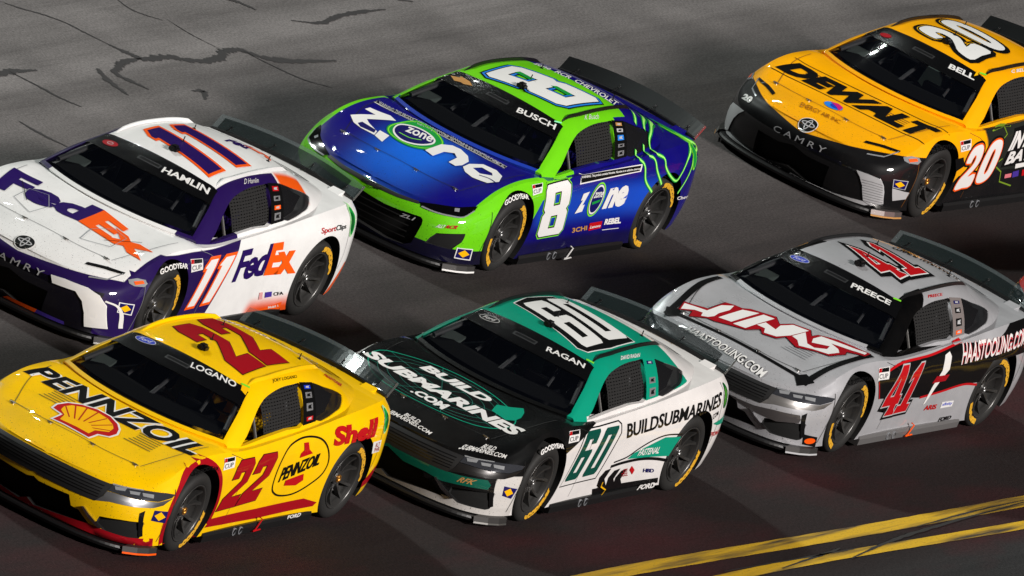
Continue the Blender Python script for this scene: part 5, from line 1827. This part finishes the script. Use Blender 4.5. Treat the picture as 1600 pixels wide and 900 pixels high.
def car41():
    S = (198, 198, 202)
    p = paint('silver_paint', S, metal=.35, rough=.36, splits=[])
    rp = paint('silver_roof_paint', S, metal=.35, rough=.36, splits=[([(1, 0, 1.62, -1.83), (0, 1, .52, -1.125)], (12, 12, 13), .005), ([(-1, 0, 0, .60), (0, 0, -1, .865)], (12, 12, 13), .005)])
    root = build_car('41', 'mustang', 'race_car', 'silver stock car with a red number 41 on its roof and black rear quarter', p, rp, M_BLACK, pockets_for('mustang'), None, skirt=mat('silver_skirt', (140, 138, 138), .4, .6), wrot=(2.5, 2.3), nut=M_NUTG, wear=LGREY)
    D = Decals('41', root)
    common(D, root)
    nose_mustang(D, root, trim=mat('pale_silver_trim', (165, 162, 160), .3, .7))  # paler silver than the default headlight trim
    a, b, c, d = Z(1010, 380), Z(1100, 540), Z(1280, 350), Z(1330, 490, 4.5)
    # black frame round the hood
    for s in (1, -1):
        D.line('hood', INK, [hood_uv(2.03, s*.72), hood_uv(1.80, s*.735), hood_uv(1.4, s*.785), hood_uv(1.02, s*.80)], .06, name='hood_frame_stripe', px=False, lay=2)
        D.poly('hood', INK, [hood_uv(2.10, s*.70), hood_uv(2.0, s*.60), hood_uv(1.90, s*.66), hood_uv(1.94, s*.78)], name='hood_frame_corner', px=False, lay=2.5)
    D.line('hood', INK, [hood_uv(1.97, -.70), hood_uv(2.02, -.35), hood_uv(2.03, 0), hood_uv(2.02, .35), hood_uv(1.97, .70)], .045, name='hood_frame_stripe', px=False, lay=3)
    tq = [a((290, 690))[0], b((440, 255))[0], b((498, 205))[0], a((350, 660))[0]]
    D.text('hood', INK, 'HAASTOOLING.COM', tq, name='nose_lettering_outline', bold=.07, lay=3)
    D.text('hood', WHITE, 'HAASTOOLING.COM', tq, name='nose_lettering', bold=.02, lay=4)
    hz = [a((265, 560))[0], a((1440, 890))[0], a((1640, 830))[0], a((400, 480))[0]]
    hz = [a((240, 545))[0], a((1560, 905))[0], a((1760, 850))[0], a((330, 455))[0]]
    hz = [a((250, 555))[0], b((1010, 130))[0], b((1290, 60))[0], a((360, 470))[0]]
    hf = Z(1050, 450, 4.55)
    outer = [uv('41', q, 'hood') for q in hf((85, 100), (150, 122), (258, 152), (300, 135), (380, 108), (440, 125), (500, 150), (560, 155), (740, 210), (762, 262), (860, 260), (985, 305), (990, 348), (1040, 340), (1180, 375), (1290, 420), (1410, 475), (1370, 492), (1240, 460), (1230, 478), (1120, 488), (1020, 455), (880, 425), (840, 385), (810, 352), (740, 362), (640, 330), (630, 297), (525, 300), (300, 240), (250, 218), (120, 205), (145, 168), (45, 155))]
    D.poly('hood', INK, grow_poly(outer, .007), name='hood_lettering_outline', px=False, lay=4)
    D.poly('hood', DRED, outer, name='hood_lettering_outline', px=False, lay=5)
    for P in (((62, 152), (88, 112), (150, 132), (248, 165), (350, 128), (440, 132), (410, 162), (330, 185), (300, 205), (255, 211), (205, 203), (218, 180), (160, 160)), ((328, 214), (500, 160), (620, 185), (420, 245)), ((432, 258), (650, 195), (728, 224), (600, 262), (520, 290)),
              ((602, 266), (665, 250), (735, 300), (770, 272), (860, 268), (972, 310), (840, 343), (740, 350), (652, 322), (660, 292)),
              ((852, 346), (948, 320), (960, 400), (1010, 430), (1100, 440), (1120, 420), (992, 393), (1002, 365), (1060, 350), (1160, 385), (1385, 468), (1368, 480), (1130, 400), (1180, 440), (1188, 466), (1110, 475), (1000, 440), (900, 415), (890, 375))):
        D.poly('hood', WHITE, hf(*P), name='hood_lettering', lay=6)
    for y0 in (-.42, .40):
        louvre(D, V('vent_grey', (96, 98, 102)), 1.72, y0, 7)
    D.text('hood', NAVY, 'FORD', a((190, 350), (260, 290), (250, 275), (180, 335)), name='fender_lettering', lay=3)
    D.text('hood', RED, 'PERFORMANCE', a((260, 290), (385, 268), (385, 252), (255, 275)), name='fender_lettering', lay=3)
    bar = [uv('41', q, 'front') for q in b((190, 380), (390, 465), (540, 500), (750, 545), (755, 580), (740, 605), (560, 590), (380, 510))]
    D.poly('front', V('smoke', (88, 84, 84), metal=.5), bar, name='bumper_bar', px=False, lay=2)
    # glass, roof
    ford_oval(D, a((1197, 128))[0])
    D.text('wind', WHITE, 'PREECE', c((242, 498), (548, 640), (565, 605), (262, 462)), name='driver_name', bvh=BVH_G, bold=.03, lay=4)
    D.poly('wind', LIME, c((580, 575), (638, 600), (635, 612), (577, 588)), name='windshield_sticker', bvh=BVH_G, lay=4)
    number(D, 'roof', '4I', [c((570, 458), (690, 400), (330, 210), (150, 150)), c((700, 408), (850, 385), (450, 165), (325, 135))], [(INK, .062), (WHITE, .016), (RED, 0)], 'roof_number')
    D.text('rail', RED, 'PREECE', c((850, 580), (960, 562), (960, 540), (850, 555)), name='signature', bvh=BVH_G)
    D.text('tail', INK, 'CUMMINS  HAASTOOLING', c((560, 190), (1080, 440), (1110, 420), (600, 180)), name='rear_window_strip', bvh=BVH_G)
    bpillar(D, mat('silver_pillar', (150, 140, 138), .4, .4), [(.84, .94, NAVY), (.60, .78, INK), (.24, .52, INK), (.04, .18, ORANGE)])
    # side: black sweep with red edges
    D.poly('side', INK, d((190, 600), (190, 480), (275, 405), (360, 330), (560, 300), (760, 210), (1020, 190), (1100, 60), (1215, 0), (1260, -20), (1260, 230), (1130, 300), (1000, 330), (900, 480), (820, 492), (700, 520), (600, 555), (480, 590)), name='side_sweep', lay=1)
    D.line('side', RED, d((270, 400), (360, 345), (560, 290), (780, 190)), .022, name='sweep_edge', lay=2)
    D.line('side', RED, d((480, 590), (620, 550), (800, 495), (880, 498)), .022, name='sweep_edge', lay=2)
    D.line('side', RED, d((195, 480), (195, 600)), .014, name='sweep_edge', lay=2, smooth=0)
    D.poly('side', WHITE, d((500, 640), (570, 510), (640, 400), (660, 290), (690, 265), (705, 300), (690, 390), (640, 450), (590, 520), (515, 630)), name='wing_emblem', lay=3)
    D.poly('side', DRED, d((565, 490), (600, 440), (690, 425), (660, 470)), name='wing_emblem_band', lay=4)
    number(D, 'side', '4I', [d((165, 735), (290, 705), (420, 355), (330, 372)), d((280, 705), (385, 680), (540, 335), (455, 355))], [(INK, .035), (LGREY, .012), (RED, 0)], 'door_number')
    D.text('side', V('pink_outline', (196, 60, 70)), 'HAASTOOLING.COM', d((770, 360), (1212, 215), (1225, 95), (778, 205)), name='quarter_lettering_outline', bold=.06, lay=3)
    D.text('side', WHITE, 'HAASTOOLING.COM', d((770, 360), (1212, 215), (1225, 95), (778, 205)), name='quarter_lettering', bold=.01, lay=4)
    D.text('side', RED, 'ARIS', d((505, 680), (590, 670), (605, 635), (520, 645)), name='sponsor_sticker', lay=3, bold=.03)
    D.poly('side', WHITE, d((622, 665), (705, 650), (720, 610), (638, 622)), name='sponsor_sticker', lay=2)
    D.text('side', BLUE, 'xfinity', d((630, 655), (702, 643), (712, 615), (642, 626)), name='sponsor_sticker_text', lay=3)
    D.text('side', INK, 'FORD', d((605, 760), (695, 740), (705, 712), (618, 730)), name='skirt_lettering', shear=.2, bold=.03, lay=4)
    D.text('side', INK, 'GOODYEAR', d((5, 508), (145, 478), (148, 450), (2, 480)), name='tyre_maker_lettering', arc=.7, bold=.02)
    cup_logo(D, d((192, 385), (268, 372), (262, 460), (185, 470)))
    D.poly('corner', INK, b((775, 690), (885, 715), (860, 810), (765, 770)), name='contingency_panel', lay=1)
    ellipse(D, 'corner', b((825, 745))[0], .06, .028, ORANGE, 'contingency_sticker', 2)
    link('jack_bracket', PM['jack'], ORANGE, root)
    return root
def car20():
    A = (255, 176, 0)
    K = (18, 18, 20)
    p = paint('amber_paint', A, splits=[
        ([(1, 0, 0, -1.70), (0, .14, -1, .492)], K, .005),
        ([(1, 0, 0, -1.62), (0, 1, 0, -.88), (0, 0, -1, .625)], K, .005),
        ([(-1, 0, .55, .12)], (34, 38, 34), .05),
        ([(-1, 0, -1.3, 1.42), (0, 0, -1, .40)], K, .01),
    ])
    rp = paint('amber_roof_paint', A)
    root = build_car('20', 'camry', 'race_car', 'amber stock car with a black nose and white number 20 on its roof', p, rp, M_BLACK, pockets_for('camry'), None, spoiler_dark=True, wrot=(3.9, 0), both=False, wear=GOLD, foot=M_ALU)
    D = Decals('20', root)
    common(D, root, seam=mat('seam_amber', (120, 70, 0), .6))
    nose_camry(D, root, LGREY, corner_m=LGREY)
    a, b, c, d = Z(1110, 20), Z(1120, 180), Z(1330, 10, 5.926), Z(1400, 120, 3.915)
    for i in range(9):
        t = i/8
        D.line('front', GREY, F20((1135+10*t, 500+20*i), (1215, 520+20*i), (1292, 545+19*i)), .004, name='winglet_hatch', px=False, smooth=0, lay=12)
    D.text('front', LGREY, 'CAMRY', F20((440, 118), (835, 300), (862, 258), (458, 76)), name='nose_lettering', px=False, space=1.5, bold=.0, lay=4)
    toyota(D, b((715, 72))[0])
    D.text('front', WHITE, '20', a((245, 670), (310, 712), (342, 665), (275, 632)), name='nose_number', lay=4, bold=.06)
    # hood
    q = [a((480, 425))[0], d((180, 410))[0], d((318, 360))[0], a((650, 355))[0]]
    f = bilin([uv('20', x, 'hood') for x in q])
    D.line('hood', INK, [tuple(f(s, -.05)) for s in np.linspace(0, 1, 12)], .010, name='hood_border', px=False, lay=2)
    D.line('hood', INK, [tuple(f(s, 1.06)) for s in np.linspace(0, 1, 12)], .010, name='hood_border', px=False, lay=2)
    D.text('hood', INK, 'DEWALT', [tuple(f(*s)) for s in ((.01, .06), (.97, .06), (.97, .92), (.03, .92))], px=False, name='hood_lettering', bold=.07, shear=.12, lay=3)
    ec = a((960, 730))[0]
    ellipse(D, 'hood', ec, .092, .075, SKYB, 'hood_emblem', 3)
    ellipse(D, 'hood', (ec[0]+4, ec[1]+1), .055, .05, BLUE, 'hood_emblem', 4)
    D.poly('hood', PINK, a((940, 700), (1000, 715), (1035, 745), (1000, 770), (985, 740)), name='hood_emblem_mark', lay=5)
    D.text('hood', mat('vinyl_bronze', (150, 88, 0), .4), 'ENERGY AIR INC', a((695, 735), (1005, 870), (1020, 845), (715, 700)), name='hood_small_lettering', lay=3, bold=.0)
    for i in range(5):
        D.line('hood', mat('seam_amber', (120, 70, 0), .6), [hood_uv(1.62-.04*i, .34), hood_uv(1.62-.04*i, .56)], .008, name='hood_louvre', px=False, lay=2, smooth=0)
        D.line('hood', mat('seam_amber', (120, 70, 0), .6), [hood_uv(1.62-.04*i, -.34), hood_uv(1.62-.04*i, -.56)], .008, name='hood_louvre', px=False, lay=2, smooth=0)
    # glass, roof
    ellipse(D, 'wind', a((1370, 180))[0], .06, .035, DRED, 'maker_badge', 4, bvh=BVH_G)
    D.text('wind', WHITE, 'BELL', c((895, 575), (1135, 690), (1152, 640), (918, 535)), name='driver_name', bvh=BVH_G, bold=.03, lay=4)
    D.poly('wind', LIME, c((1190, 612), (1250, 630), (1248, 645), (1186, 625)), name='windshield_sticker', bvh=BVH_G, lay=4)
    D.poly('wind', YELL, c((1135, 650), (1165, 600), (1175, 640)), name='windshield_sticker', bvh=BVH_G, lay=4)
    number(D, 'roof', 'SO', [c((1110, 505), (1300, 430), (720, 175), (585, 215)), c((1330, 425), (1470, 405), (950, 130), (770, 145))], [(INK, .055), (YELL, .022), (INK, .014), (WHITE, 0)], 'roof_number')
    D.text('rail', WHITE, 'C BELL', c((1480, 620), (1620, 600), (1620, 570), (1480, 590)), name='signature', bvh=BVH_G, bold=.03)
    bpillar(D, INK, [(.8, .95, WHITE), (.3, .6, WHITE)])
    # side
    number(D, 'side', 'SO', [d((350, 692), (450, 665), (548, 402), (462, 435)), d((462, 662), (565, 630), (668, 370), (575, 400))], [(INK, .036), (ORANGE, .016), (WHITE, 0)], 'door_number')
    D.poly('side', INK, d((640, 555), (725, 315), (860, 270), (860, 520)), name='sponsor_panel', lay=2)
    D.text('side', WHITE, 'INTERSTATE', d((680, 455), (1100, 350), (1120, 235), (725, 335)), name='door_lettering', shear=.15, bold=.05, lay=3)
    D.text('side', WHITE, 'BATTERIES', d((660, 540), (1070, 440), (1085, 370), (690, 460)), name='door_lettering', shear=.15, bold=.04, lay=3)
    for qq, m in ((((725, 560), (790, 545), (795, 520), (730, 532)), WHITE), (((660, 620), (700, 612), (705, 588), (665, 596)), V('rose', (220, 120, 130))), (((708, 615), (745, 605), (750, 570), (712, 580)), VIOLET), (((765, 605), (800, 595), (805, 560), (770, 568)), RED)):
        D.poly('side', m, d(*qq), name='sponsor_sticker', lay=3)
    for pts in (((590, 330), (640, 290), (700, 300)), ((640, 290), (680, 350), (640, 400)), ((600, 540), (640, 580), (630, 640), (700, 665)), ((600, 540), (650, 500))):
        D.line('side', V('olive_green', (120, 150, 40)), d(*pts), .014, name='camouflage_line', lay=1, smooth=0)
    D.text('side', INK, 'GOODYEAR', d((220, 480), (368, 448), (366, 420), (216, 450)), name='tyre_maker_lettering', arc=.7, bold=.03)
    D.poly('side', INK, d((362, 505), (412, 492), (418, 545), (365, 580)), name='fender_block', lay=2)
    cup_logo(D, d((390, 395), (458, 380), (455, 445), (395, 460)))
    D.poly('corner', LGREY, b((1380, 500), (1498, 515), (1470, 585), (1372, 565)), name='contingency_sticker_border', lay=1)
    sticker_corner(D, b((1386, 506), (1490, 520), (1464, 580), (1378, 560)))
    return root
def car_red():
    p = paint('red_paint', (190, 16, 22))
    root = build_car('red', 'mustang', 'race_car', 'red stock car following close behind the silver car numbered 41', p, p, M_BLACK, pockets_for('mustang'), None, wrot=(2.5, 2.3))
    D = Decals('red', root)
    common(D, root)
    nose_mustang(D, root)
    return root
def driver_meshes():
    """seated driver in suit and gloves (one skinned body), open-visor helmet as its own mesh"""
    me = bpy.data.meshes.new('driver')
    P, E, R = [], [], []
    def v(p, r, parent=None):
        P.append(p); R.append(r)
        if parent is not None:
            E.append((parent, len(P)-1))
        return len(P)-1
    pel = v((-.26, .39, .60), .13)
    ch = v((-.29, .39, .80), .15, pel)
    up = v((-.28, .39, .91), .12, ch)
    nk = v((-.26, .39, .99), .055, up)
    v((-.235, .39, 1.07), .08, nk)
    for s in (1, -1):
        kn = v((.22, .39+s*.13, .70), .065, v((-.12, .39+s*.10, .60), .085, pel))
        v((.78, .39+s*.11, .45), .035, v((.66, .39+s*.11, .40), .045, kn))
        sh = v((-.27, .39+s*.18, .915), .062, up)
        el = v((-.08, .39+s*.25, .84), .047, sh)
        wr = v((.11, .39+s*.16, .95), .030, el)
        pa = v((.165, .39+s*.150, .985), .034, wr)
        for k in range(4):
            a = .01*k
            k1 = v((.205+.003*k, .39+s*(.150-.004*k), .955+.022*k), .0095, pa)
            v((.222-.004*k, .39+s*(.128-.004*k), .952+.022*k), .0085, k1)
        v((.178, .39+s*.118, 1.012), .009, v((.172, .39+s*.13, 1.0), .011, pa))
    me.from_pydata(P, E, [])
    o = bpy.data.objects.new('d', me)
    COL.objects.link(o)
    sk = o.modifiers.new('s', 'SKIN')
    for i, r in enumerate(R):
        me.skin_vertices[0].data[i].radius = (r, r)
    me.skin_vertices[0].data[0].use_root = True
    sb = o.modifiers.new('u', 'SUBSURF')
    sb.levels = 1
    dg = bpy.context.evaluated_depsgraph_get()
    body = bpy.data.meshes.new_from_object(o.evaluated_get(dg))
    bpy.data.objects.remove(o)
    for p in body.polygons:
        p.use_smooth = True
    bm = bmesh.new()
    bmesh.ops.create_uvsphere(bm, u_segments=24, v_segments=16, radius=1)
    for q in bm.verts:
        x, y, z = q.co
        q.co = (x*.150+(.02 if x > .5 and z < 0 else 0)-.225, y*.118+.39, z*.138+1.075)
    hel = bm_mesh('helmet', bm)
    for p in hel.polygons:
        p.use_smooth = True
    bm = bmesh.new()
    vs = []
    for i in range(13):
        t = -1.15+2.3*i/12
        for zz in (-.01, .055):
            rr = math.sqrt(max(0, 1-(zz/.138)**2))
            vs.append(bm.verts.new((math.cos(t)*.154*rr-.222, math.sin(t)*.121*rr+.39, 1.075+zz)))
    for i in range(12):
        bm.faces.new((vs[2*i], vs[2*i+1], vs[2*i+3], vs[2*i+2]))
    vis = bm_mesh('visor', bm)
    return body, hel, vis
DB, DH, DV = driver_meshes()
def driver(key, suit, helm, label):
    x, y, h = CARS[key]
    o = link('person', DB, suit)
    o.location = (x, y, 0)
    o.rotation_euler = (0, 0, h)
    o['label'] = label
    o['category'] = 'person'
    o['group'] = 'drivers seated in the cars'
    hh = link('helmet', DH, helm, o)
    link('visor', DV, LAMP, hh)
for fn in (car22, car60, car8, car11, car41, car20, car_red):
    fn()

driver('22', V('suit_yellow', (220, 170, 20)), WHITE, 'helmeted driver seated at the wheel inside the yellow number 22 car')
driver('60', INK, WHITE, 'helmeted driver seated at the wheel inside the black and teal number 60 car')
driver('8', NAVY, LIME, 'helmeted driver seated at the wheel inside the green and blue number 8 car')
driver('11', PURPLE, WHITE, 'helmeted driver seated at the wheel inside the white number 11 car')
driver('41', INK, RED, 'helmeted driver seated at the wheel inside the silver number 41 car')
driver('20', INK, YELL, 'helmeted driver seated at the wheel inside the amber number 20 car')
